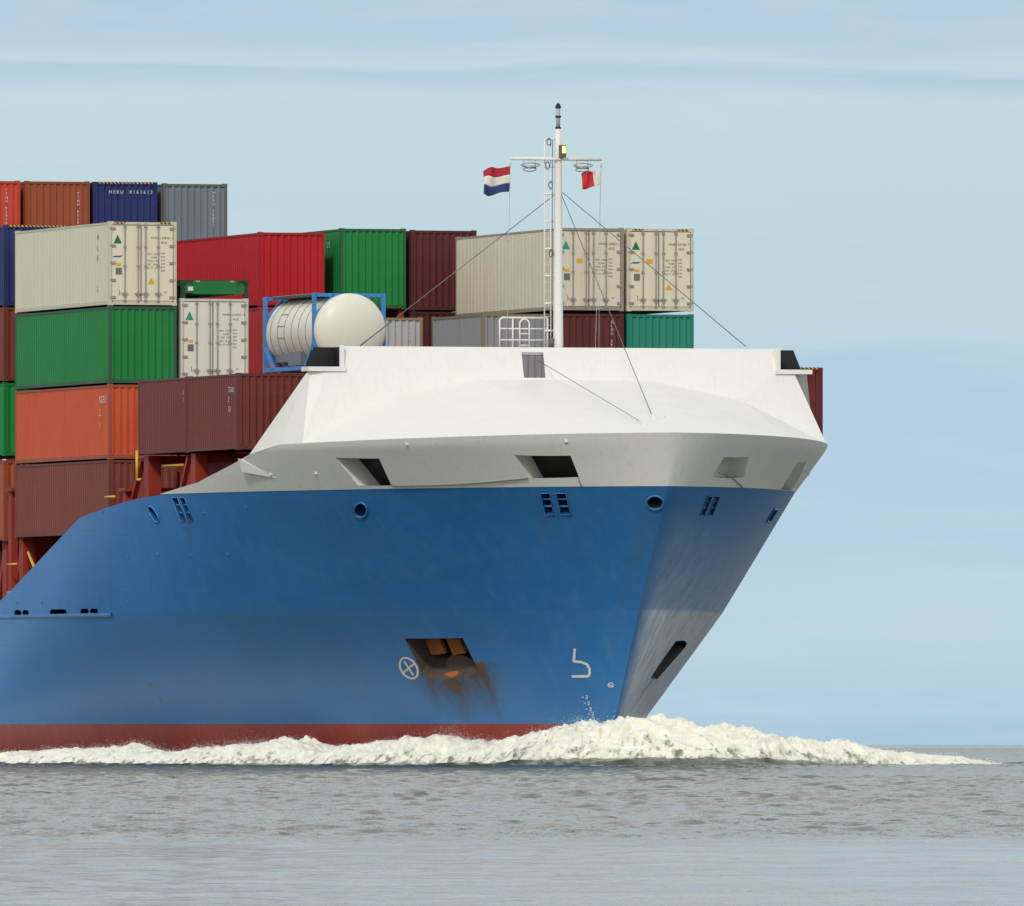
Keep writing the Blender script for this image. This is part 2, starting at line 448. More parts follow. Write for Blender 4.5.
# hull recesses: climbing-step slots, fairleads, accommodation scuttles
for pix in [[(172, 497.5), (178, 497.5), (186, 521), (181, 521)], [(180, 497.5), (185, 497.5), (193.5, 521), (188, 521)],
            [(540.5, 493), (550, 493), (554, 514.5), (545, 514.5)], [(556, 493), (566, 493), (571, 514.5), (560.5, 514.5)],
            [(708, 496), (712.5, 496), (704.5, 515), (700, 515)], [(715.5, 496), (720, 496), (712.5, 515), (708, 515)]]:
    pocket(hull_bm, bvh_h, pix, 0.35, 'step_recess', BLUEIN, backmat=plain('recess_dark', (0.008, 0.02, 0.05), 0.6))
pocket(hull_bm, bvh_h, ell(154, 514, 3.2, 9, 14, -0.5), 0.5, 'fairlead', BLUEIN)
pocket(hull_bm, bvh_h, ell(361, 510, 6.5, 7.5), 0.5, 'fairlead', BLUEIN)
pocket(hull_bm, bvh_h, ell(655, 502.5, 8.5, 7), 0.8, 'fairlead', plain('recess_grey', (0.05, 0.07, 0.09), 0.5), backmat=BLACK)
pocket(hull_bm, bvh_h, [(774, 509), (777.5, 509), (770, 521), (766.5, 521)], 0.3, 'fairlead', BLUEIN)
def rrect(x0, x1, y0, y1, r=1.6):
    return [(x0+r, y0), (x1-r, y0), (x1, y0+r), (x1, y1-r), (x1-r, y1), (x0+r, y1), (x0, y1-r), (x0, y0+r)]
for x0, x1, y0, y1 in [(14.3, 21.3, 610, 617), (22.3, 28.7, 610, 617), (50, 66.5, 609.3, 617), (80.5, 88.5, 608.6, 616), (90, 98, 608.6, 616)]:
    pocket(hull_bm, bvh_h, rrect(x0, x1, y0, y1), 0.5, 'scuttle', BLACK, backmat=BLACK)
# anchor pockets
ANCH = [(404.5, 638.5), (462.5, 638), (478.5, 671), (470, 676), (447, 680), (427, 678), (422, 672)]
pocket(hull_bm, bvh_h, ANCH, 1.3, 'anchor_pocket', paint('pocket_steel', (0.09, 0.065, 0.05), 0.8, 0.5, 0.9), slant=(0, 0, 0.75), backmat=BLACK)
ANCH_P = [Vector(p) for p in POCKETS[-1][2]]; ANCH_N = Vector(POCKETS[-1][8])
pocket(hull_bm, bvh_h, [(676, 641), (684, 640.5), (687, 643), (685.5, 647), (657, 679.5), (650.5, 678)], 0.9, 'anchor_pocket', paint('pocket_dark', (0.03, 0.022, 0.018), 0.8, 0.5, 0.5), slant=(0, 0, 0.3), backmat=BLACK)

# ---- rust stain weights on the hull (running down from the anchor pockets and fairleads)
def to_mesh(bm, name):
    me = bpy.data.meshes.new(name); bm.normal_update(); bm.to_mesh(me); bm.free()
    me.polygons.foreach_set('use_smooth', [True]*len(me.polygons)); return me
hull_me = to_mesh(hull_bm, 'hull')
co = np.zeros(len(hull_me.vertices)*3); hull_me.vertices.foreach_get('co', co); co = co.reshape(-1, 3)
rustw = np.zeros(len(co))
def stain(px, py, length_px, w0, w1, amp, drift=0.0):
    global rustw
    p, _ = hit(px, py, bvh_h); q, _ = hit(px + drift*length_px, py + length_px, bvh_h)
    if p is None or q is None: return
    t = (p.z - co[:, 2])/max(1e-3, p.z - q.z); fx = p.x + (q.x - p.x)*t
    w = w0 + (w1 - w0)*np.clip(t, 0, 1)
    m = np.exp(-((co[:, 0]-fx)/w)**2)*np.clip(1-t, 0, 1)**0.7*(t > -0.06)*((co[:, 1]*p.y) > 0)
    rustw = np.maximum(rustw, m*amp)
for a in [(448, 668, 58, 1.5, .35, 1.5, .35), (427, 668, 46, .8, .25, 1.2, .3), (470, 666, 50, 1.1, .5, 1.3, .45), (484, 674, 52, .30, .16, 1.4, .36),
          (655, 509, 150, .22, .12, .28, -.12), (653, 679, 40, .30, .2, .8, -.65), (547, 515, 30, .4, .3, .2, .1), (186, 522, 40, .3, .2, .3, .25)]:
    stain(*a)
at = hull_me.attributes.new('rust', 'FLOAT', 'POINT'); at.data.foreach_set('value', rustw.astype(np.float32))

def hull_mat():
    t = NT('hull_paint')
    g = t.coord(); sp = t.new('ShaderNodeSeparateXYZ'); t.link(g, sp.inputs[0]); z = sp.outputs['Z']
    big = t.noise(t.coord((.16, .16, .30)), 1, 5); strk = t.noise(t.coord((2.6, 2.6, .13)), 1, 6, .6); fine = t.noise(t.coord((.9, .9, 1.2)), 4, 6, .65)
    blue = t.mix(t.rng(big, .35, .65), (.018, .165, .47), (.026, .200, .54))
    blue = t.mix(t.rng(strk, .48, .74, 0, .6), blue, (.065, .235, .48))
    blue = t.mix(t.rng(fine, .60, .76, 0, .22), blue, (.10, .17, .25))
    lowz = t.math('MULTIPLY', t.rng(z, 5.2, 5.1), t.rng(strk, .3, .7, .25, .75))       # salt-dulled strakes below the knuckle
    blue = t.mix(t.math('MULTIPLY', lowz, .4), blue, (.07, .20, .38))
    # every plate weathers a little differently, its welds show as faint lines
    def cell(v, period, off): return t.math('FLOOR', t.math('DIVIDE', t.math('ADD', v, off), period))
    cmb = t.new('ShaderNodeCombineXYZ'); t.link(cell(sp.outputs['X'], 6.1, 1.3), cmb.inputs[0]); t.link(cell(z, 1.95, .78), cmb.inputs[1])
    wnz = t.new('ShaderNodeTexWhiteNoise'); t.link(cmb.outputs[0], wnz.inputs['Vector'])
    blue = t.mix(t.rng(wnz.outputs['Value'], 0, 1, 0, .30), blue, (.026, .165, .37))
    def line(v, period, off, w):
        mm = t.math('FRACT', t.math('DIVIDE', t.math('ADD', v, off), period)); d = t.math('ABSOLUTE', t.math('SUBTRACT', mm, .5)); return t.rng(d, .5 - w, .5)
    ln = t.math('MAXIMUM', line(z, 1.95, .78, .010), line(sp.outputs['X'], 6.1, 1.3, .0022))
    blue = t.mix(t.math('MULTIPLY', ln, t.rng(fine, .3, .7, .12, .5)), blue, (.10, .22, .38))
    # paler grey on the port side, strongest below the knuckle, streaking upwards
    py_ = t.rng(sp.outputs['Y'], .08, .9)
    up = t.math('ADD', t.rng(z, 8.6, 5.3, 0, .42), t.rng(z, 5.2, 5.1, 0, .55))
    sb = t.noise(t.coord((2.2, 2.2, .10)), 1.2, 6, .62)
    paler = t.math('MULTIPLY', t.math('MULTIPLY', py_, up), t.rng(sb, .30, .62, .35, 1.0), True)
    blue = t.mix(paler, blue, (.74, .76, .79))
    red = t.mix(t.rng(big, .3, .7), (.235, .026, .018), (.31, .040, .028))
    red = t.mix(t.rng(strk, .5, .75, 0, .5), red, (.15, .026, .02))
    wob = t.math('ADD', z, t.math('MULTIPLY', t.math('SUBTRACT', fine, .5), .04))
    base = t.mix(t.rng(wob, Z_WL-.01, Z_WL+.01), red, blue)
    at = t.new('ShaderNodeAttribute', attribute_name='rust')
    rs = t.noise(t.coord((3.0, 3.0, .24)), 1.4, 6, .6)
    rf = t.math('MULTIPLY', at.outputs['Fac'], t.rng(rs, .25, .65, .3, 1.05), True)
    rc = t.mix(t.rng(rf, .15, .8), (.085, .105, .095), t.mix(t.rng(rs, .4, .65), (.05, .042, .028), (.15, .065, .028)))
    base = t.mix(t.math('MULTIPLY', rf, 1.0, True), base, rc)
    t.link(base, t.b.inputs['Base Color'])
    t.link(t.math('ADD', t.rng(strk, .3, .75, .38, .5), t.math('MULTIPLY', rf, .3)), t.b.inputs['Roughness'])
    # plating: shallow hungry-horse dents and horizontal weld beads
    def seam(v, period, off, w):
        m = t.math('FRACT', t.math('DIVIDE', t.math('ADD', v, off), period)); d = t.math('ABSOLUTE', t.math('SUBTRACT', m, .5))
        return t.rng(d, 0, w)
    weld = seam(z, 1.95, .78, .012); weldv = seam(sp.outputs['X'], 6.1, 1.3, .003)
    h = t.math('ADD', t.math('MULTIPLY', t.noise(t.coord((.55, .55, 1.1)), 1, 2, .4), .05), t.math('MULTIPLY', t.math('ADD', weld, weldv), .012))
    t.bump(h, .22, 1.0); t.b.inputs['Coat Weight'].default_value = .06; t.b.inputs['Coat Roughness'].default_value = .15
    t.b.inputs['Sheen Weight'].default_value = .12; t.b.inputs['Sheen Roughness'].default_value = .25; t.b.inputs['Sheen Tint'].default_value = (.8, .8, .8, 1)
    return t.m
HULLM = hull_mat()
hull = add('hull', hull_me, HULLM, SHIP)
bul = add('bulwark', to_mesh(bul_bm, 'bulwark'), WHITE2, SHIP)
cov_bm.free(); cov_me.polygons.foreach_set('use_smooth', [False]*len(cov_me.polygons))
cover = add('foredeck_cover', cov_me, WHITE, SHIP)
wall = wal.build('breakwater', WHITE, SHIP)

pk = {'hull': hull, 'bulwark': bul}
for name, mat, P, off, back, bmat, par, tp, N in POCKETS:
    m = MB(); q = [p + off for p in P]
    for a, b, c, d in zip(P, P[1:]+P[:1], q[1:]+q[:1], q): m.quad(a, b, c, d)
    o = m.build(name, mat, pk[par])
    if back:
        b = MB(); b.poly(q); me = b.mesh(name); me.materials.append(bmat or mat)
        i0 = len(o.data.vertices); mm = MB(); mm.v = [tuple(v.co) for v in o.data.vertices] + [tuple(p) for p in q]
        mm.f = [tuple(pp.vertices) for pp in o.data.polygons] + [tuple(range(i0, i0+len(q)))]
        nm = mm.mesh(name); nm.materials.append(mat); nm.materials.append(bmat or mat); nm.polygons[len(nm.polygons)-1].material_index = 1
        o.data = nm
    if name == 'fairlead' or name == 'step_recess':
        rim = MB(); pp = [p + N*0.02 for p in P]
        rim.tube(pp + [pp[0]], 0.035 if name == 'fairlead' else 0.018, 6, False)
        o2 = rim.build('fairlead_rim' if name == 'fairlead' else 'recess_rim', HULLM, o, True)
        if name == 'step_recess':
            st = MB(); lo, hi = (P[3]+P[2])/2, (P[0]+P[1])/2
            for k in (0.33, 0.66):
                l = P[0].lerp(P[3], k); r = P[1].lerp(P[2], k); st.bar(l - N*.06, r - N*.06, .05)
            st.build('step_rung', HULLM, o, split=True)
# starboard anchor lying in its pocket
ac = sum(ANCH_P, Vector())/len(ANCH_P)
tx = (ANCH_P[1]-ANCH_P[0]).normalized(); tz = ANCH_N.cross(tx).normalized()
if tz.z < 0: tz = -tz
a_c = ac - ANCH_N*0.25 + tz*(-0.25)
an = MB()
an.tube([a_c + tz*.7 - ANCH_N*.95, a_c - tz*.1 - ANCH_N*.45], [.17, .20], 10)
an.build('anchor_shank', RUSTY, SHIP, True)
an = MB()   # broad crown with the two flukes lying flat against the pocket
an.grid([[a_c + tx*u*1.0 + tz*(h*.62*(1-(abs(u))**2.2) - .38) - ANCH_N*(.10 + .30*h*h) for h in np.linspace(0, 1, 7)] for u in np.linspace(-1, 1, 21)])
an.build('anchor_crown', paint('anchor_paint', (.10, .075, .055), .8, .6, .9), SHIP, True)
an = MB()
an.tube([a_c - tx*1.0 - tz*.42 - ANCH_N*.05, a_c - tx*.4 - tz*.36 - ANCH_N*.02, a_c - tz*.40, a_c + tx*.4 - tz*.36 - ANCH_N*.02, a_c + tx*.95 - tz*.42 - ANCH_N*.05], [.10, .13, .22, .13, .10], 10)
an.build('anchor_arm', RUSTY, SHIP, True)
for u0, u1 in ((-1.15, -.40), (-.05, .62)):
    an = MB(); q = [a_c + tx*u0 + tz*.30 - ANCH_N*.28, a_c + tx*u1 + tz*.36 - ANCH_N*.28, a_c + tx*(u1-.10) + tz*.88 - ANCH_N*.40, a_c + tx*(u0-.12) + tz*.88 - ANCH_N*.40]
    an.poly(q); an.poly([p - ANCH_N*.12 for p in reversed(q)])
    for i in range(4): an.quad(q[i], q[(i+1) % 4], q[(i+1) % 4] - ANCH_N*.12, q[i] - ANCH_N*.12)
    an.build('anchor_fluke', RUSTY, SHIP)

# ---- white marks painted on the hull
def ribbon(m, pts, wpx, bvh=bvh_h):
    L = []
    for i, (x, y) in enumerate(pts):
        x0, y0 = pts[max(i-1, 0)]; x1, y1 = pts[min(i+1, len(pts)-1)]
        dx, dy = x1-x0, y1-y0; n = math.hypot(dx, dy) or 1; nx, ny = -dy/n*wpx/2, dx/n*wpx/2
        a, na = hit(x+nx, y+ny, bvh); b, nb = hit(x-nx, y-ny, bvh)
        if a is None or b is None: continue
        L.append((a + na*.012, b + nb*.012))
    for (a, b), (c, d) in zip(L[:-1], L[1:]): m.quad(a, b, d, c)
def dense(pts, n=6):
    o = []
    for a, b in zip(pts[:-1], pts[1:]):
        for k in range(n): o.append((a[0]+(b[0]-a[0])*k/n, a[1]+(b[1]-a[1])*k/n))
    return o + [pts[-1]]
m = MB(); ribbon(m, dense([(575, 648.5), (574, 661.5)]), 2.6)
ribbon(m, dense([(573.5, 661.2), (581, 661.8), (587, 664), (589.5, 668), (590, 673), (588.5, 676.5)], 4), 2.5)
ribbon(m, dense([(572, 676.2), (589, 676.2)]), 2.6)
m.build('bulbous_bow_mark', MARKW, hull)
m = MB(); ribbon(m, ell(409, 668, 11.5, 7.6, 28, 0.95) + [ell(409, 668, 11.5, 7.6, 28, 0.95)[0]], 2.0)
ribbon(m, dense([(404.5, 661), (413.5, 675)]), 1.8); ribbon(m, dense([(414.5, 663.5), (403.5, 672.5)]), 1.8)
m.build('thruster_mark', MARKW, hull)
for k, (x, y) in enumerate([(582, 697), (584, 703), (586, 709), (588, 714), (589, 719), (590, 723)]):
    m = MB(); ribbon(m, dense([(x, y), (x+2.0, y)], 2), 1.0); ribbon(m, dense([(x+3.6, y-1.5), (x+5.6, y-1.5), (x+5.6, y+.5), (x+3.8, y+.8), (x+5.8, y+2.0)], 2), .8)
    m.build('draught_mark', MARKW, hull)
for k in range(7):
    m = MB(); ribbon(m, dense([(570+k*7, 733-k*1.6), (571.5+k*7, 731-k*1.6), (573.5+k*7, 732.2-k*1.6)], 2), 1.1); m.build('draught_mark', MARKW, hull)
m = MB(); ribbon(m, ell(611, 685, 2.6, 2.2, 12) + [(613.6, 685)], .9); ribbon(m, dense([(607.5, 684), (614, 686.5)], 2), .8); m.build('load_mark', MARKW, hull); m = MB()
ribbon(m, dense([(632, 677), (634, 675.5)], 2), 1.4); ribbon(m, dense([(633, 676.5), (637.5, 664)], 4), .5); ribbon(m, dense([(637, 663), (638.8, 661.5)], 2), 1.4)
m.build('load_mark', MARKW, hull)
m = MB(); ribbon(m, dense([(146, 686), (149, 685), (152, 687)], 3), 2.2); m.build('paint_scuff', plain('scuff', (.2, .28, .3), .7), hull); m = MB(); ribbon(m, dense([(158, 697), (161, 702)], 3), 1.5)
m.build('paint_scuff', plain('scuff', (.2, .28, .3), .7), hull)
# small eye pads on the plating
m = MB()
for x, y in [(103, 512), (140, 515), (204, 512), (246, 507), (128, 556), (158, 554), (192, 555), (228, 554), (17, 603), (42, 603), (69, 602), (98, 602), (128, 602), (206, 722)]:
    p, n = hit(x, y, bvh_h)
    if p: m.box(p.x-.03, p.x+.03, p.y-.03, p.y+.03, p.z-.035, p.z+.035)
m.build('eye_pad', HULLM, hull, split=True)
m = MB()
for x, y in [(271, 474), (316, 473), (407, 444), (566, 441)]:
    p, n = hit(x, y, bvh_b)
    if p: m.box(p.x-.05, p.x+.05, p.y-.05, p.y+.05, p.z-.04, p.z+.04)
m.build('eye_pad', WHITE, bul, split=True)
# rubbing strake at the knuckle
m = MB()
for sd in (-1, 1): m.grid([[(f, sd*(half(f, Z_KN)+.005), Z_KN+.06), (f, sd*(half(f, Z_KN)+.06), Z_KN+.05), (f, sd*(half(f, Z_KN)+.06), Z_KN-.03), (f, sd*(half(f, Z_KN)+.005), Z_KN-.09)] for f in np.linspace(F_AFT, -15.2, 120)])
m.build('rubbing_strake', HULLM, hull)
# messenger line drooping along the bulwark from one opening to the next
m = MB(); pts_l = []
for i in range(25):
    k = i/24; x = 392 + (528-392)*k; y = 485.2 + (477.6-485.2)*k + 3.0*math.sin(math.pi*k)*(0.7+.6*k*0)
    p, n = hit(x, min(y, 486.2), bvh_b)
    if p: pts_l.append(p + n*.03)
if len(pts_l) > 2: m.tube(pts_l, .022, 6)
for seg in ([(578, 477), (583, 489)], [(718, 472), (731, 476), (742, 487)]):
    pp = []
    for i in range(9):
        k = i/8*(len(seg)-1); j = min(int(k), len(seg)-2); u = k-j
        p, n = hit(seg[j][0]+(seg[j+1][0]-seg[j][0])*u, seg[j][1]+(seg[j+1][1]-seg[j][1])*u, bvh_b)
        if p: pp.append(p + n*.03)
    if len(pp) > 2: m.tube(pp, .018, 6)
m.build('mooring_line', plain('old_rope', (.28, .27, .24), .9), bul, True, split=True)
# bulwark gussets, rail cap
m = MB()
for sd in (-1, 1):
    t0 = kn(.0, sd); hy = half(.0, 9.5)
    a = Vector((-.6, sd*(half(-.6, bultop(-.6))+.02), bultop(-.6)+.05)); b = Vector((-.6, sd*(half(-.6, 9.85)+.02), 9.85)); c = Vector((1.1, sd*(half(1.1, 9.62)+.02), 9.62))
    a2 = a + Vector((.06, sd*.09, 0)); b2 = b + Vector((.06, sd*.17, 0)); 
    m.poly([a, a2, c]); m.poly([a2, b2, c]); m.poly([a, b, b2, a2]); m.poly([b, c, b2])
m.build('bulwark_gusset', WHITE, bul, split=True)
# decks and structure inside the hull
m = MB()
ff = [f for f in np.arange(F_AFT, 14.8, 1.0)]
for a, b in zip(ff[:-1], ff[1:]):
    def zz(f): return sheer(f) - (.06 if f > -9 else .9)
    m.quad((a, -half(a, zz(a))+.05, zz(a)), (b, -half(b, zz(b))+.05, zz(b)), (b, half(b, zz(b))-.05, zz(b)), (a, half(a, zz(a))-.05, zz(a)))
m.build('deck', DARKRED, SHIP)
m = MB(); m.quad((F_AFT, -10.8, -2.5), (F_AFT, 10.8, -2.5), (F_AFT, 11, 5.2), (F_AFT, -11, 5.2)); m.build('transom', HULLM, SHIP)
m = MB()   # bulkhead closing the forecastle below the breakwater
m.poly([(WF-.45, -half(WF, 9.3)+.1, 9.16), (WF-.45, half(WF, 9.3)-.1, 9.16), (WF-.45, 8.9, 10.75), (WF-.45, 8.0, 12.9), (WF-.45, -8.0, 12.9), (WF-.45, -8.9, 10.75)])
m.build('bulkhead', BLACK, SHIP)
m = MB()
for f0, f1, z0, z1 in [(-12.4, -.9, 8.4, 10.575), (-13.9, -12.5, 7.8, 10.3), (-28.2, -16.6, 5.0, 7.905), (-42.2, -30.2, 4.4, 7.825), (-60.5, -48.4, 4.4, 7.7)]:
    m.box(f0, f1, -8.35, 8.35, z0, z1-.25); m.box(f0-.1, f1+.1, -8.5, 8.5, z1-.25, z1)
m.build('hatch_coaming', DARKRED, SHIP, split=True)

# ---- side light screens let into the ends of the breakwater
for sd in (-1, 1):
    scr = MB(); yi, yo = sd*7.75, sd*8.72; x0 = WF-.08
    scr.quad((x0-.7, yi, 14.0), (x0-.7, sd*8.45, 14.0), (x0-.7, yo, 13.35), (x0-.7, yi, 13.35))
    scr.quad((x0, yi, 14.0), (x0-.7, yi, 14.0), (x0-.7, yi, 13.35), (x0, yi, 13.35))
    scr.quad((x0, yi, 13.36), (x0-.7, yi, 13.36), (x0-.7, yo, 13.36), (x0, yo, 13.36))
    so = scr.build('sidelight_screen', BLACK, SHIP)
    s = MB(); s.box(x0-.75, x0+.12, min(sd*7.55, sd*8.86), max(sd*7.55, sd*8.86), 13.18, 13.33)
    s.box(x0-.1, x0+.06, min(sd*7.6, sd*7.75), max(sd*7.6, sd*7.75), 13.33, 14.06)
    s.build('screen_sill', WHITE, so)

# ---- foremast with its yard, ladder, lamps, stays
mast = MB(); MX = 2.8; MYc = 0.06
mast.tube([(MX, MYc, 9.2), (MX, MYc, 14.0), (MX, MYc, 17.5), (MX, MYc, 20.4), (MX, MYc, 21.4)], [.19, .175, .15, .12, .10], 16)
mast.box(MX-.6, MX+.25, -2.1, .75, 13.78, 13.9)
mast_o = mast.build('mast', WHITE, SHIP, False)
for p in mast_o.data.polygons: p.use_smooth = len(p.vertices) == 4 and abs(p.normal.z) < .5
m = MB(); m.tube([(MX+.12, -1.68, 20.37), (MX+.12, 1.56, 20.37)], .055, 8)
m.tube([(MX+.12, 1.54, 20.37), (MX+.12, 1.54, 20.1)], .03, 6); m.tube([(MX+.12, -1.66, 20.37), (MX+.12, -1.66, 20.1)], .03, 6)
m.build('yard', WHITE, mast_o, True)
m = MB()
for y in (-.42, -.20): m.tube([(MX, y, 13.95), (MX, y, 21.05 if y < -.3 else 20.9)], .022, 6)
for k in range(24): m.tube([(MX, -.42, 14.2+k*.29), (MX, -.20, 14.2+k*.29)], .006, 5)
for k in range(8): m.tube([(MX, -.42, 14.6+k*.92), (MX, MYc-.1, 14.6+k*.92)], .035, 6)
m.build('mast_ladder', WHITE, mast_o, True)
m = MB()
m.tube([(MX, MYc, 21.4), (MX, MYc, 22.2)], .07, 10)
m.build('top_lamp', plain('lamp_grey', (.45, .46, .48), .4), mast_o, True)
m = MB()
for z in (21.42, 21.8, 22.12): m.tube([(MX, MYc, z-.03), (MX, MYc, z+.03)], .105, 12)
m.tube([(MX, MYc, 22.17), (MX, MYc, 22.26)], [.10, .03], 12)
m.build('lamp_guard', BLACK, mast_o, split=True)
m = MB(); m.box(MX+.14, MX+.4, MYc-.02, MYc+.16, 20.42, 20.84); mo = m.build('lamp_housing', plain('bronze', (.10, .085, .06), .5), mast_o)
m = MB(); m.box(MX+.4, MX+.44, MYc+.02, MYc+.13, 20.56, 20.80); m.build('lit_lamp', plain('lamp_light', (1.0, .72, .22), .4, 0, 1.6), mast_o)
for yc in (-.98, .87):
    m = MB()
    for zc, w, xx in ((20.16, .28, .12), (20.02, .2, .12), (20.16, .28, .3)):
        m.tube([(MX+xx+.08*math.cos(a), yc + w*math.cos(a), zc + .07*math.sin(a)) for a in np.linspace(0, 2*math.pi, 17)], .018, 5, False)
    m.box(MX+.1, MX+.3, yc-.18, yc+.18, 20.04, 20.14)
    m.tube([(MX+.12, yc-.2, 20.35), (MX+.12, yc-.2, 20.1)], .012, 5); m.tube([(MX+.12, yc+.2, 20.35), (MX+.12, yc+.2, 20.1)], .012, 5)
    m.build('floodlight', plain('lamp_frame', (.35, .36, .36), .4, .3), mast_o, True)
m = MB()
for z, y in ((20.15, -.33), (20.95, -.28), (19.5, -.22), (17.2, -.2)):
    m.tube([(MX+.05, y+.07*math.cos(a), z+.12*math.sin(a)) for a in np.linspace(0, 2*math.pi, 13)], .018, 5, False)
m.tube([(MX+.1, -.19, 14.1), (MX+.1, -.17, 21.0)], .014, 5)
m.tube([(MX+.1, -.22, 14.05), (MX+.1, -.2, 14.35)], .08, 8)
m.build('mast_cable', plain('cable', (.12, .12, .12), .7), mast_o, True)
m = MB()
p1, _ = hit(652.5, 418, bvh_c); p2, _ = hit(643, 424.5, bvh_c)
topz = 19.15
m.tube([(MX-.1, MYc-.12, topz), (WF-.5, -6.9, 14.05)], .014, 6)
m.tube([(MX+.1, MYc+.12, topz+.1), (WF-.25, 6.6, 14.1)], .014, 6)
m.tube([(MX+.15, MYc+.08, topz), p1 + Vector((0, 0, .05))], .014, 6)
m.tube([(MX-.3, -.55, 13.6), p2 + Vector((0, 0, .05))], .012, 6)
m.tube([(WF-.5, -6.9, 14.05), Vector((WF-.5, -6.9, 14.05)).lerp(Vector((MX-.1, MYc-.12, topz)), .16)], .024, 6)
m.build('stay_wire', STEEL, mast_o, True, split=True)
m = MB()
for p in (p1, p2, p1 + Vector((-.2, .6, -.02))): m.box(p.x-.12, p.x+.12, p.y-.09, p.y+.09, p.z-.05, p.z+.12)
m.build('stay_eye', WHITE, cover, split=True)
m = MB()
m.tube([(MX+.12, -1.66, 20.3), (MX+.1, -1.78, 14.0)], .009, 5); m.tube([(MX+.12, 1.54, 20.3), (MX+.1, 1.34, 14.0)], .009, 5)
m.tube([(MX+.12, 1.54, 20.3), (MX+.1, 1.46, 14.0)], .006, 5)
m.box(MX+.05, MX+.16, -1.80, -1.64, 17.6, 17.78)
m.build('halyard', plain('halyard_line', (.45, .44, .42), .8), mast_o, split=True)
# safety rail on the mast platform
m = MB(); zb = 13.9; zt = 15.03; xr = MX-.05
ya, yb = -1.98, -.30
m.tube([(xr, ya, zb), (xr, ya, zt-.08), (xr, ya+.08, zt), (xr, yb, zt)], .034, 8)
for z in (14.28, 14.66): m.tube([(xr, ya, z), (xr, yb, z)], .024, 8)
for y in (-1.52, yb): m.tube([(xr, y, zb), (xr, y, zt)], .028, 8)
m.tube([(xr+.02, -1.28, zb)] + [(xr+.02, -1.115 - .165*math.cos(a), 14.82 + .165*math.sin(a)) for a in np.linspace(0, math.pi, 9)] + [(xr+.02, -.95, zb)], .028, 8)
for z in (14.1, 14.49): m.tube([(xr+.02, -1.28, z), (xr+.02, -.95, z)], .02, 6)
m.build('handrail', WHITE, SHIP, True)

# ---- container supports in dark red steel, yellow rails
for sd in (-1, 1):
    for f in (-.6, -6.15, -12.0):
        yo = sd*min(10.15, half(f, 9.2) - .2); m = MB()
        m.box(f-.28, f+.28, min(yo, yo-sd*.45), max(yo, yo-sd*.45), 9.1 if f > -9 else 8.4, 10.57)
        m.poly([(f-1.5, yo-sd*.1, 9.15), (f-.2, yo-sd*.1, 9.15), (f-.2, yo-sd*.1, 10.4), (f-.55, yo-sd*.1, 10.4)])
        m.bar((f-1.9, yo-sd*.05, 9.0), (f-.62, yo-sd*.05, 10.45), .16); m.bar((f, yo-sd*.1, 10.42), (f, sd*8.3, 10.42), .3)
        m.build('container_pedestal', DARKRED, SHIP)
    for f in (-16.7, -22.2, -28.0, -30.2, -36, -41.7):
        yo = sd*10.2; m = MB()
        m.box(f-.25, f+.25, min(yo, yo-sd*.45), max(yo, yo-sd*.45), 4.6, 7.8)
        m.poly([(f+.2, yo-sd*.12, 4.8), (f+1.6, yo-sd*.12, 4.8), (f+.2, yo-sd*.12, 7.6)])
        m.bar((f-1.6, yo-sd*.15, 4.8), (f-.2, yo-sd*.15, 7.6), .2); m.bar((f, yo, 7.7), (f, sd*8.3, 7.7), .3)
        m.build('container_pedestal', DARKRED, SHIP)
for f, z0, z1 in ((-14.2, 7.5, 9.5), (-29.05, 4.6, 9.7)):
    m = MB()
    for k in range(9):
        y = -10.2 + 20.4*k/8; m.box(f-.2, f+.2, y-.12, y+.12, z0, z1)
    m.box(f-.45, f+.45, -10.4, 10.4, z1-.12, z1); m.box(f-.1, f+.1, -10.1, 10.1, z0, z1-.5)
    m.build('lashing_bridge', DARKRED, SHIP)
m = MB(); m.box(-16.55, -16.40, -7.85, 10.2, 7.92, 12.9); m.build('lashing_bridge', DARKRED, SHIP)
for pts_, r_ in (([(-12.1, -10.45, 9.75), (-12.1, -10.45, 10.75)], .055), ([(-12.1, -10.45, 9.75), (-11.7, -10.45, 9.75)], .05), ([(-10.4, -10.0, 10.2), (-7.8, -10.0, 10.2)], .05),
                 ([(-15.6, -10.6, 9.2), (-14.4, -10.6, 9.2)], .045), ([(-25.6, -10.6, 7.4), (-23.6, -10.6, 6.1)], .05), ([(-28.3, -10.6, 6.0), (-27.0, -10.6, 6.0)], .05), ([(-28.3, -10.6, 7.0), (-27.1, -10.6, 7.0)], .04)):
    m = MB(); m.tube(pts_, r_, 6); m.build('yellow_handrail', YELLOW, SHIP, True)
# cell guide posts carrying the stacks that stand high
GUIDE = MB()

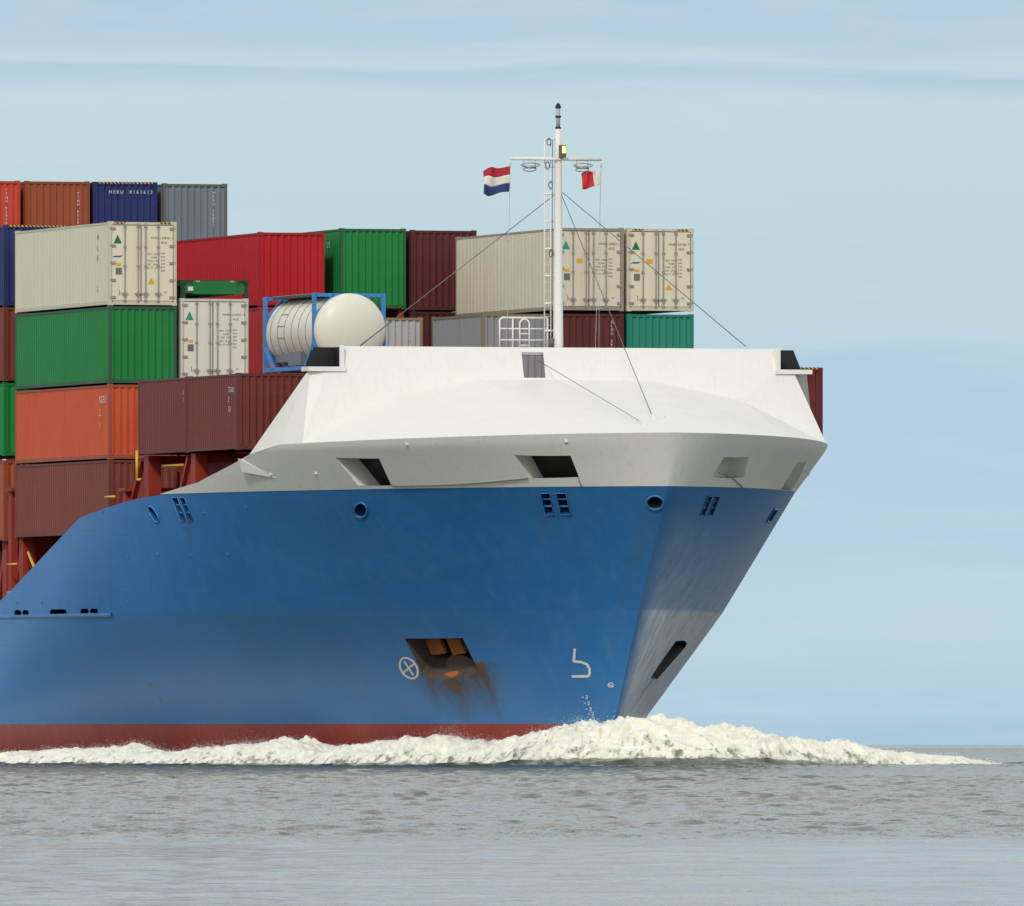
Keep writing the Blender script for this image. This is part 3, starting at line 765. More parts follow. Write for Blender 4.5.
# ---------------------------------------------------------------- containers
W = 2.438
CORR = {}
def corr_line(a, b, pitch, depth):
    """Points (u, offset) of a trapezoidal corrugation between a and b; offset goes inward."""
    n = max(1, int(round((b-a)/pitch))); p = (b-a)/n; o = []
    for k in range(n):
        s = a + k*p; o += [(s, 0), (s+.30*p, 0), (s+.5*p, depth), (s+.80*p, depth)]
    return o + [(b, 0)]
MESH = {}
def cmesh(key, fn):
    if key not in MESH: MESH[key] = fn()
    return MESH[key]
def frame_mesh(L, H):
    m = MB(); x, y = L/2, W/2
    for sx in (-1, 1):
        for sy in (-1, 1):
            a, b = sorted((sx*x, sx*(x-.11))); c, d = sorted((sy*y, sy*(y-.11))); m.box(a, b, c, d, .118, H-.118)
            for z in (0, H-.118):
                a2, b2 = sorted((sx*(x+.004), sx*(x-.178))); c2, d2 = sorted((sy*(y+.004), sy*(y-.162))); m.box(a2, b2, c2, d2, z, z+.118)
        a, b = sorted((sx*(x-.003), sx*(x-.09))); m.box(a, b, -y+.162, y-.162, H-.11, H-.02); m.box(a, b, -y+.162, y-.162, .02, .15)
    for sy in (-1, 1):
        c, d = sorted((sy*(y-.003), sy*(y-.07))); m.box(-x+.178, x-.178, c, d, H-.10, H-.03)
        n = 5
        m.box(-x+.178, x-.178, c, d, .03, .16)
    return m.mesh('frame')
def side_mesh(L, H, sy, reefer):
    m = MB(); y = W/2 - .012
    ln = corr_line(-L/2+.11, L/2-.11, .42 if reefer else .278, .008 if reefer else .036)
    m.grid([[(u, sy*(y-o), .15) for u, o in ln], [(u, sy*(y-o), H-.09) for u, o in ln]])
    return m.mesh('side_wall')
def end_mesh(L, H, sx):
    m = MB(); x = L/2 - .014
    ln = corr_line(-W/2+.11, W/2-.11, .247, .045)
    m.grid([[(sx*(x-o), u, .145) for u, o in ln], [(sx*(x-o), u, H-.10) for u, o in ln]])
    return m.mesh('end_wall')
def roof_mesh(L, H):
    m = MB(); ln = corr_line(-L/2+.09, L/2-.09, .21, .018)
    m.grid([[(u, -W/2+.07, H-.035-o) for u, o in ln], [(u, W/2-.07, H-.035-o) for u, o in ln]]); return m.mesh('roof')
def base_mesh(L):
    m = MB(); m.quad((-L/2+.1, -W/2+.06, .14), (L/2-.1, -W/2+.06, .14), (L/2-.1, W/2-.06, .14), (-L/2+.1, W/2-.06, .14)); return m.mesh('floor')
def put_front(m, L, pts2):                       # flat patch on the forward end: (y, z) points
    m.poly([(L, y, z) for y, z in pts2])
def put_text(m, body, size, at_y, at_z, xf, vertical=False):
    if vertical:
        z = at_z
        for ch in body:
            if ch != ' ':
                v, f = text_mesh(ch, size); i = len(m.v); m.v += [(xf, at_y + a, z + b) for a, b, _ in v]; m.f += [tuple(i+k for k in q) for q in f]
            z -= size*1.02
    else:
        v, f = text_mesh(body, size); i = len(m.v); m.v += [(xf, at_y + a, at_z + b) for a, b, _ in v]; m.f += [tuple(i+k for k in q) for q in f]
def put_text_side(m, body, size, at_x, at_z, yf, vertical=False):
    z = at_z
    for ln in body.split('|'):
        v, f = text_mesh(ln, size); i = len(m.v); m.v += [(at_x + a, yf, z + b) for a, b, _ in v]; m.f += [tuple(i+k for k in q) for q in f]; z -= size*1.25

CREAM = (.72, .68, .51)
INK = plain('ink', (.05, .05, .05), .7); GREENTRI = plain('green_sticker', (.01, .17, .06), .6); GREENTRI2 = plain('mint_sticker', (.015, .30, .16), .6); PLATE = plain('data_plate', (.20, .19, .17), .4, .4)
WARN = plain('warning_yellow', (.72, .40, .01), .6); GASKET = plain('gasket', (.05, .035, .03), .8); ZINC = plain('zinc', (.36, .35, .33), .45, .5)
STRIPE = None
def stripe_mat():
    t = NT('hazard_stripe'); c = t.coord((1, 1, 1)); sp = t.new('ShaderNodeSeparateXYZ'); t.link(c, sp.inputs[0])
    s = t.math('FRACT', t.math('MULTIPLY', t.math('ADD', t.math('ADD', sp.outputs['Y'], sp.outputs['X']), sp.outputs['Z']), 7.0))
    t.link(t.mix(t.math('GREATER_THAN', s, .5), (.03, .02, .02), (.55, .36, .06)), t.b.inputs['Base Color']); t.b.inputs['Roughness'].default_value = .6
    return t.m
STRIPE = stripe_mat()
GROUP = 'containers stacked on the ship'
def yrow(r): return -10.34 + 2.60*r             # starboard edge of row r

def container(label, col, f, r, z, L=12.192, H=2.591, reefer=None, mname=None, frame_col=None, dy=0.0, txt=None, vtxt=None, stxt=None, stripe=False, dirt=.3, rust=.3, tint=None):
    """f = forward face, r = row from starboard, z = underside."""
    o = bpy.data.objects.new('shipping_container', None); COL.objects.link(o)
    o.matrix_world = SHIP_M @ Matrix.Translation((f - L/2, yrow(r) + W/2 + dy, z))
    tag(o, label, 'container', GROUP)
    mat = paint('paint_'+mname, col, .5, dirt, rust)
    fmat = paint('frame_'+(mname if not frame_col else mname+'_f'), frame_col or tuple(x*.8 for x in col), .55, dirt+.1, rust+.1)
    def part(nm, me, mt):
        ob = bpy.data.objects.new(nm, me); COL.objects.link(ob); ob.parent = o
        if len(me.materials) == 0: me.materials.append(mt)
        ob.material_slots[0].link = 'OBJECT'; ob.material_slots[0].material = mt; return ob
    rf = bool(reefer)
    part('frame', cmesh(('f', L, H), lambda: frame_mesh(L, H)), fmat)
    part('roof', cmesh(('r', L, H), lambda: roof_mesh(L, H)), mat)
    part('floor', cmesh(('b', L), lambda: base_mesh(L)), fmat)
    for sy in (-1, 1): part('side_wall', cmesh(('s', L, H, sy, rf), lambda: side_mesh(L, H, sy, rf)), mat)
    part('end_wall', cmesh(('e', L, H, -1), lambda: end_mesh(L, H, -1)), mat)
    X = L/2
    if not rf:
        part('end_wall', cmesh(('e', L, H, 1), lambda: end_mesh(L, H, 1)), mat)
    else:
        for sd in (-1, 1):
            m = MB(); y0, y1 = sorted((sd*.012 - .05, sd*1.10)); m.box(X-.09, X-.028, y0+.006, y1-.006, .16, H-.125)
            d = m.build('door', mat, o)
            for y in ((-.64, -.165) if sd < 0 else (.105, .56)):
                rods = MB()
                rods.tube([(X+.012, y, .10), (X+.012, y, H-.06)], .021, 8)
                for zz in (.16, .34, H*.47, H*.7, H-.18): rods.box(X-.03, X+.03, y-.045, y+.045, zz-.035, zz+.035)
                rods.bar((X+.04, y-.14, .42), (X+.04, y+.10, .42), .03)
                rods.box(X-.03, X+.05, y-.03, y+.03, .36, .48)
                rods.build('locking_rod', ZINC, d)
            hg = MB()
            for k in range(5):
                zz = .28 + k*(H-.52)/4; ya, yb = sorted((sd*1.17, sd*.97)); hg.box(X-.03, X+.008, ya, yb, zz-.045, zz+.045)
            hg.build('hinge', ZINC, d, split=True)
        g = MB()
        for y, w in ((-.052, .030), (-1.105, .022), (1.105, .022)): g.box(X-.095, X-.022, y-w/2, y+w/2, .15, H-.115)
        for zz in (.155, H-.120): g.box(X-.095, X-.021, -1.1, 1.1, zz-.011, zz+.011)
        g.build('door_gasket', GASKET, o)
        mk = MB(); xf = X-.022
        put_text(mk, reefer['no'], .11, .30, H-.60, xf); put_text(mk, '4532', .11, .66, H-.76, xf)
        for i, ln in enumerate(('MAX  34.000', '     74.960', 'TARE  4.700', 'NET  29.300', 'CU M  67.7')): put_text(mk, ln, .085, .17, 1.75 - i*.12, xf)
        for i in range(6): put_text(mk, '8.8.8', .075, .66, 1.78 - i*.12, xf)
        put_text(mk, 'H', .12, .78, .42, xf); put_text(mk, ')', .22, -.86, .40, xf)
        mk.build('marking', INK, o)
        tri = MB(); put_front(tri, xf, [(-1.04, H-.76), (-.74, H-.76), (-.89, H-.45)]); tri.build('green_triangle', GREENTRI if reefer.get('tri', 0) == 0 else GREENTRI2, o)
        pl = MB(); put_front(pl, xf, [(-.96, 1.06), (-.74, 1.06), (-.74, 1.30), (-.96, 1.30)]); pl.build('data_plate', PLATE, o)
        wn_ = MB()
        if 'warn' in reefer: put_front(wn_, xf, [(.19, .74), (.44, .74), (.315, .97)])
        put_front(wn_, xf, [(-.93, 1.36), (-.77, 1.36), (-.77, 1.46), (-.93, 1.46)])
        if 'box' in reefer: put_front(wn_, xf, [(-.50, 1.66), (-.28, 1.66), (-.28, 1.82), (-.50, 1.82)])
        wn_.build('warning_sticker', WARN, o, split=True)
        if 'swoosh' in reefer:
            sw = MB(); put_front(sw, xf, [(-1.08, 1.66), (-.80, 1.66), (-.70, 1.72), (-1.0, 1.71)]); sw.build('sticker', plain('sticker_blue', (.03, .10, .25), .6), o)
    if txt:
        m = MB()
        for s_, size, y, z_ in txt: put_text(m, s_, size, y, z_, X - .004)
        m.build('marking', MARKW, o)
    if vtxt:
        m = MB()
        for s_, size, y, z_ in vtxt: put_text(m, s_, size, y, z_, X - .004, True)
        m.build('marking', MARKW, o)
    if stxt:
        m = MB()
        for s_, size, x, z_ in stxt: put_text_side(m, s_, size, x, z_, -W/2 - .002)
        m.build('marking', MARKW if not rf else INK, o)
    if stripe:
        m = MB()
        m.box(X-.10, X+.004, -W/2+.17, W/2-.17, H-.06, H+.003)
        if stripe == 2:
            m = MB()
            for a, b in ((-1.02, -.62), (.62, 1.02)): m.box(X-.05, X+.004, a, b, H-.09, H-.03)
        m.build('hazard_strip', STRIPE, o, split=True)
    return o

RED = (.42, .010, .016); ORANGE = (.56, .092, .033); BROWN = (.195, .048, .033); MAROON = (.095, .020, .019); BLUE = (.020, .032, .135)
GREEN = (.012, .20, .045); GREY = (.17, .20, .235); TEAL = (.022, .235, .165); LGREY = (.42, .43, .43); RORANGE = (.54, .060, .034); TAN = (.32, .075, .030); MGREY = (.25, .26, .275)
FB, FC, FD = -16.09, -29.8, -48.0
# bay A, on the forecastle
container('short brown container resting on the hatch right behind the white breakwater, front end in view', (.165, .034, .026), -.15, 0, 10.59, 6.058, mname='brownA', stxt=[('TGHU|2|G1', .26, 2.0, 1.95)], dirt=.4, rust=.35)
container('short brown container forming the aft half of the pair above the white bulwark slope', (.165, .036, .028), -6.32, 0, 10.59, 6.058, mname='brownA2', stxt=[('2|1', .2, 2.6, 2.0)], dirt=.4, rust=.35)
container('tall maroon container peeping out at the right edge of the white breakwater', (.13, .022, .020), -.2, 7, 10.59, 12.192, 2.896, dy=.1, mname='maroonA', stripe=True)
# bay B starboard column
container('rust brown container at the bottom of the near stack half behind the blue hull', BROWN, FB, 0, 7.92, 12.192, mname='brownB', dirt=.45, rust=.45)
container('bright orange container with white letters below the long green one', ORANGE, FB, 0, 10.52, 12.192, mname='orangeB', stxt=[('KKFU|2|1', .36, 4.9, 1.95)], txt=[('I  B  I', .2, .42, 2.05)], frame_col=(.34, .08, .04), dirt=.35, rust=.3)
container('long green container with pale side directly under the big cream reefer', GREEN, FB, 0, 13.13, 12.192, 2.68, mname='greenB', dirt=.25, rust=.15, frame_col=(.03, .10, .05))
container('cream refrigerated container on top of the near stack above the long green one', CREAM, FB, 0, 15.83, 12.192, 2.896, reefer={'no': 'MWCU 678201 1', 'tri': 0, 'warn': 1, 'swoosh': 1}, mname='creamB0', stxt=[('H|L|F', .3, 4.6, 2.3), ('L', .3, 4.6, .5)], stripe=2, dirt=.15, rust=.12)
# bay B row 1
container('white refrigerated container carrying a folded green flat rack', (.70, .68, .58), FB, 1, 13.2, 12.192, 2.896, reefer={'no': 'MWMU 630551 8', 'tri': 1}, mname='creamB1', dy=-.02, dirt=.15, rust=.12)
# bay B row 2: red over red
container('light grey container with a rusty corner post right of the white tank', LGREY, FB - 6.4, 4, 13.06, 6.058, mname='lgreyB', dy=.40, vtxt=[('UASU 21', .13, .72, 2.2)], frame_col=(.25, .2, .12), dirt=.15, rust=.1)
container('weathered cream refrigerated container behind the mast with a rust streaked long side', (.66, .62, .49), FB, 6, 15.76, 12.192, 2.896, reefer={'no': 'MWMU 605271 5', 'tri': 1, 'box': 1}, mname='creamB6', dy=.59, dirt=.35, rust=.35, frame_col=(.30, .26, .2))
container('dark maroon container right of the mast with a column of white letters', (.10, .022, .020), FB, 6, 13.08, 12.192, mname='maroonB6', dy=.59, vtxt=[('GLDU 2954', .13, .74, 2.25)], dirt=.25, rust=.2)
container('cream refrigerated container at the right end of the top row above the teal one', CREAM, FB, 7, 15.76, 12.192, 2.896, reefer={'no': 'MNBU 331482 7', 'tri': 0, 'warn': 1, 'box': 1, 'swoosh': 1}, mname='creamB7', dy=.54, stripe=2, dirt=.18, rust=.15)
container('teal green container at the right end below a cream refrigerated one', TEAL, FB, 7, 13.08, 12.192, mname='tealB7', dy=.54, dirt=.2, rust=.15)
# bay C, amidships
def yd(y, r): return y - yrow(r)
container('bright red container on top of its stack behind the tank', RED, FC, 3, 16.20, 12.192, 2.62, mname='redB', dy=yd(-.98, 3), dirt=.15, rust=.1)
container('red container seen in a sliver left of the tank under another red one', (.40, .03, .022), FC, 3, 13.58, 12.192, mname='redB2', dy=yd(-.98, 3), dirt=.3, rust=.25)
container('bright green container between the red and the maroon ones in the top row', GREEN, FC, 5, 16.12, 12.192, 2.86, mname='greenB3', dy=yd(2.03, 5), stxt=[('U E', .3, 4.4, 2.2)], dirt=.15, rust=.1, frame_col=(.02, .10, .035))
container('dark maroon container in the top row left of the weathered cream one', MAROON, FC, 6, 16.08, 12.192, 2.86, mname='maroonB4', dy=yd(4.65, 6), dirt=.2, rust=.25)
container('dark brown container showing as a thin strip between the two grey ones', (.085, .022, .018), FC, 6, 13.46, 12.192, mname='maroonC3', dy=yd(4.65, 6), dirt=.2, rust=.25)
container('grey container behind the mast railing with a rusty front corner', MGREY, FB, 5, 13.06, 6.058, mname='greyB5', dy=.46, frame_col=(.2, .17, .11), dirt=.3, rust=.4)
# bay C, at the left edge of the picture
container('rust orange container cut by the left edge, lowest of its column', (.36, .085, .035), FC, 0, 7.84, 12.192, 2.85, mname='rustC', dirt=.4, rust=.4)
container('vivid green container strip at the left edge between brown and rust orange ones', (.010, .23, .050), FC, 0, 10.84, 12.192, mname='greenC', dirt=.2, rust=.1)
container('reddish brown container at the left edge with a yellow triangle, under the navy one', (.20, .045, .026), FC, 0, 13.48, 12.192, 2.62, mname='brownC', dirt=.3, rust=.3)
container('navy blue container at the left edge with a striped warning bar on its top rim', BLUE, FC, 0, 16.13, 12.192, 2.85, mname='navyC', stripe=True, dirt=.2, rust=.1)
# bay D, the high row at the back
container('red orange container at the far left of the highest row', RORANGE, FD, 1, 18.56, 12.192, mname='redD', dy=.58, vtxt=[('TTNU 924501', .13, .66, 2.2)], dirt=.25, rust=.2)
container('tan brown container second from left in the highest row', TAN, FD, 2, 18.56, 12.192, mname='tanD', dy=.6, vtxt=[('TTNU 953071', .13, .74, 2.1)], dirt=.3, rust=.3)
container('navy container with a row of white letters in the highest row', BLUE, FD, 3, 18.56, 12.192, 2.58, mname='navyD', dy=.56, txt=[('H E E U', .17, -.62, 2.16), ('8 1 6 1 6 1 2', .17, .16, 2.16)], stripe=True, dirt=.2, rust=.1)
container('slate grey container at the right end of the highest row', GREY, FD, 4, 18.53, 12.192, 2.58, mname='slateD', dy=.61, vtxt=[('MSKU 20051', .13, .66, 2.2)], frame_col=(.12, .12, .10), dirt=.25, rust=.2)
# yellow warning triangles on the left column
for o_ in [o for o in COL.objects if o.get('label', '').startswith(('navy blue container at', 'reddish brown container at'))]:
    m = MB(); put_front(m, 6.1, [(.62, .62 if o_['label'].startswith('navy') else 1.55), (.84, .62 if o_['label'].startswith('navy') else 1.55), (.73, .88 if o_['label'].startswith('navy') else 1.81)]); m.build('warning_sticker', WARN, o_)

def posts(xs, r, ztop, z0, dy=0):
    for x in xs:
        for y in (yrow(r)+.12+dy, yrow(r)+W-.12+dy): GUIDE.box(x-.1, x+.1, y-.1, y+.1, z0, ztop)
BX = (FB-.3, FB-12.0)
posts(BX, 1, 13.2, 7.82)
CX_ = (FC-.3, FC-12.0)
posts(CX_, 3, 13.58, 7.7, -1.05-yrow(3)); posts(CX_, 5, 16.12, 7.7, 2.03-yrow(5)); posts(CX_, 6, 13.46, 7.7, 4.65-yrow(6)); posts((FB-.3, FB-5.8), 5, 13.06, 7.82, .46)
for r, d in ((6, .59), (7, .54)): posts(BX, r, 13.06, 7.82, d)
posts((FB-6.7, FB-12.2), 4, 13.06, 7.82, .40)
for r in (1, 2, 3, 4): posts((FD-.15, FD-12), r, 18.5, 7.7, .58)
posts((-.2, -6.0), 1, 13.28, 10.5)
GUIDE.build('cell_guide', DARKRED, SHIP, split=True)

# ---- tank container
def tank():
    o = bpy.data.objects.new('tank_container', None); COL.objects.link(o); L = 6.058; H = 2.591; X = L/2; Y = 1.275
    o.matrix_world = SHIP_M @ Matrix.Translation((-.1 - X, yrow(1) + Y + .06, 13.3))
    tag(o, 'cream tank in a light blue frame standing on the deck cargo beside the breakwater', 'tank container', GROUP)
    fb = paint('tank_frame_blue', (.045, .22, .52), .45, .15, .08)
    m = MB()
    for sx in (-1, 1):
        for sy in (-1, 1):
            a, b = sorted((sx*X, sx*(X-.15))); c, d = sorted((sy*Y, sy*(Y-.12))); m.box(a, b, c, d, 0, H)
            m.bar((sx*(X-.06), sy*(Y-.1), H-.75), (sx*(X-.06), sy*(Y-.75), H-.08), .10, .12); m.bar((sx*(X-.06), sy*(Y-.1), .75), (sx*(X-.06), sy*(Y-.75), .10), .10, .12)
        a, b = sorted((sx*(X-.01), sx*(X-.12))); m.box(a, b, -Y+.15, Y-.15, H-.13, H-.01); m.box(a, b, -Y+.15, Y-.15, .01, .17)
    for sy in (-1, 1):
        c, d = sorted((sy*(Y-.01), sy*(Y-.11))); m.box(-X+.15, X-.15, c, d, .02, .16)
        m.bar((-X+.1, sy*(Y-.06), .85), (-X+1.1, sy*(Y-.06), .1), .12); m.bar((X-.1, sy*(Y-.06), .85), (X-1.1, sy*(Y-.06), .1), .12)
    m.build('frame', fb, o)
    r = 1.25; zc = 1.33; prof = []
    for k in range(17):
        a = math.pi/2*k/16; prof.append((X+.06+.52*math.cos(a), r*math.sin(a) if k else .001))
    prof2 = [(x, rr) for x, rr in prof] + [(-x + .4, rr) for x, rr in reversed(prof)]
    m = MB(); n = 48; rowsP = []
    for x, rr in prof2: rowsP.append([(x, rr*math.cos(2*math.pi*j/n), zc + rr*math.sin(2*math.pi*j/n)) for j in range(n+1)])
    m.grid(rowsP); sh = m.build('tank_shell', paint('tank_cream', (.72, .69, .58), .38, .12, .08), o, True)
    m = MB()
    for x in (-2.2, -1.35, -.55, .3, 1.15, 2.0): m.tube([(x, (r+.008)*math.cos(a), zc + (r+.008)*math.sin(a)) for a in np.linspace(0, 2*math.pi, 41)], .009, 4, False)
    m.build('cladding_strap', plain('strap_steel', (.16, .15, .13), .5, .4), sh, split=True)
    m = MB()
    for z in (1.15, 1.55, 1.95):
        yy = -math.sqrt(max(.01, (r+.02)**2 - (z-zc)**2)); m.tube([(-1.35, yy, z), (-.55, yy, z)], .009, 4)
    m.build('step_line', plain('strap_steel', (.16, .15, .13), .5, .4), sh, split=True)
    m = MB(); m.box(-X+.2, X-.2, -.95, -.4, H-.09, H-.06)
    for x in np.linspace(-X+.3, X-.3, 12): m.box(x-.03, x+.03, -.97, -.38, H-.06, H-.03)
    m.tube([(-X+.2, -1.0, H-.02), (X-.2, -1.0, H-.02)], .03, 6); m.build('walkway', plain('walkway_steel', (.16, .16, .15), .6, .4), o)
    m = MB(); m.box(-.5, 1.0, -1.12, -.6, .20, .66); m.box(-2.4, -.5, -1.02, -.5, .34, .60); m.build('valve_box', plain('valve_grey', (.16, .17, .19), .5), o, split=True)
    m = MB()
    for y in (-.45, .05):
        x = X + .50; m.poly([(x, y, .42), (x, y+.2, .62), (x, y, .82), (x, y-.2, .62)])
    m.build('placard', plain('placard_grey', (.30, .29, .28), .6), o, split=True)
tank()

# ---- folded flat rack on the white reefer
def flat_rack():
    o = bpy.data.objects.new('flat_rack', None); COL.objects.link(o); L = 12.19; X = L/2; Y = W/2
    o.matrix_world = SHIP_M @ Matrix.Translation((FB - X, yrow(1) + Y, 16.11))
    tag(o, 'folded green flat rack lying on top of the white refrigerated container', 'flat rack', GROUP)
    g = paint('flat_green', (.012, .165, .040), .5, .3, .25); gd = paint('flat_dark', (.02, .05, .03), .6, .4, .4)
    m = MB(); m.box(-X+.1, X-.06, -Y+.5, Y-.5, .10, .48); m.box(-X+.1, X-.1, -Y+.03, Y-.03, .42, .50); m.build('base', g, o)
    m = MB(); m.box(X-.35, X, -Y+.42, Y-.42, .13, .58); m.box(X-.25, X-.03, -Y+.15, -Y+.42, .16, .42); m.box(X-.25, X-.03, Y-.42, Y-.15, .16, .42); m.build('end_beam', g, o)
    m = MB()
    for sx in (-1, 1):
        for sy in (-1, 1):
            a, b = sorted((sx*(X+.01), sx*(X-.18))); c, d = sorted((sy*(Y), sy*(Y-.16))); m.box(a, b, c, d, 0, .13); m.box(a, b, c, d, .50, .62); m.box(a+.03, b-.03, c+.02, d-.02, .13, .50)
    m.build('corner_post', gd, o, split=True)
    m = MB(); m.box(-X+.4, -1, -Y+.06, Y-.06, .51, .62); m.box(1, X-.2, -Y+.06, Y-.06, .51, .62); m.build('folded_end_wall', gd, o, split=True)
    m = MB(); m.box(X-.03, X+.004, -Y+.25, -Y+.43, .24, .38); m.build('label_plate', MARKW, o)
    m = MB()
    for y in (-.62, .62): m.box(X-.02, X+.02, y-.07, y+.07, .53, .60)
    m.build('lashing_eye', ZINC, o, split=True)
flat_rack()

# ---- flags
def flag(name, label, px_l, stripes, pole_y, ztop, w, h, vertical=False, furl=0.0):
    o = bpy.data.objects.new('flag', None); COL.objects.link(o)
    o.matrix_world = SHIP_M @ Matrix.Translation((MX+.12, pole_y, ztop - h)); tag(o, label, 'flag')
    n = 26
    def P(u, v):   # u from hoist to fly (towards starboard, i.e. left in the picture), v from bottom to top
        yy = -u*w*(1 - furl*.25) + .04*math.sin(6*u + 2*v); xx = .10*math.sin(8.5*u + 2.2*v)*u + .05*math.sin(15*u - 3*v)*u
        zz = v*h - .16*u*h + .05*math.sin(7*u + v*3)*u*h*2 - furl*u*(.25 + .2*math.sin(5*v))
        return (xx, yy, zz)
    k = len(stripes)
    for i, (nm, mt) in enumerate(stripes):
        a, b = (i/k, (i+1)/k) if not vertical else ((0, .34), (.34, 1))[i]
        if vertical: G = [[P(a+(b-a)*s/n, v/10) for v in range(11)] for s in range(n+1)]
        else: G = [[P(s/n, 1-a-(b-a)*v/6) for v in range(7)] for s in range(n+1)]
        m = MB(); m.grid(G); fo = m.build(nm, mt, o, True)
        sm = fo.modifiers.new('thickness', 'SOLIDIFY'); sm.thickness = .004
fr, fw, fbm = plain('flag_red', (.42, .02, .035), .85), plain('flag_white', (.72, .70, .64), .85), plain('flag_blue', (.022, .045, .15), .85)
flag('flag', 'red white and blue striped flag flying from the left yardarm of the mast', 0, [('red_stripe', fr), ('white_stripe', fw), ('blue_stripe', fbm)], -1.70, 20.12, .92, .86)
fr2 = plain('flag_scarlet', (.62, .03, .035), .85)
flag('flag', 'white and red pilot flag flying from the right yardarm of the mast', 0, [('white_half', fw), ('red_half', fr2)], 1.50, 20.02, .76, .48, True, .5)

# ---------------------------------------------------------------- sea
REARTH = 6.37e6
PATH = []                                        # crest of the bow wave, ship coordinates
for f in np.arange(-60, 8.9, 0.5): PATH.append((f, -(half(f, .2) + float(np.interp(f, [-60, -20, 0, 9], [2.4, 1.9, 1.3, .7])))))
PATH += [(9.9, -.9), (11.0, -.1), (11.9, .9), (12.3, 2.1), (12.1, 3.4), (11.6, 4.9), (10.7, 6.7), (9.5, 8.6), (8.1, 10.5), (6.4, 12.5), (4.6, 14.4), (2.5, 16.4), (.2, 18.4), (-2.4, 20.4), (-5.2, 22.4)]
PATH = np.array(PATH)
seg = np.r_[0, np.cumsum(np.hypot(*np.diff(PATH, axis=0).T))]
S = np.arange(0, seg[-1], 0.06); CX, CYy = np.interp(S, seg, PATH[:, 0]), np.interp(S, seg, PATH[:, 1])
k_ = np.ones(25)/25; CXs = np.convolve(np.pad(CX, 12, 'edge'), k_, 'valid'); CYs = np.convolve(np.pad(CYy, 12, 'edge'), k_, 'valid')
CX, CYy = CXs, CYs
TX, TY = np.gradient(CX), np.gradient(CYy); tl = np.hypot(TX, TY); NXo, NYo = TY/tl, -TX/tl     # outward (starboard side first)
PXS = np.array([proj(a, b, .3)[0] for a, b in zip(CX, CYy)]); SCL = np.array([FPX/((SHIP_M @ Vector((a, b, 0))).y) for a, b in zip(CX, CYy)])
TOPX = [-400, -60, 0, 30, 60, 130, 160, 205, 240, 275, 300, 322, 360, 400, 430, 460, 483, 540, 575, 600, 640, 660, 700, 741, 773, 832, 850, 886, 945, 985, 1003, 1030]
TOPY = [752, 752, 753, 749, 751, 746, 750, 750, 746, 744, 738, 746, 746, 745, 735, 740, 743, 738, 731, 726, 721.5, 718, 722, 731, 739, 741, 744.5, 750, 755.5, 760.5, 763.5, 769]
CREST = CAMH + (735 - np.interp(PXS, TOPX, TOPY))/SCL

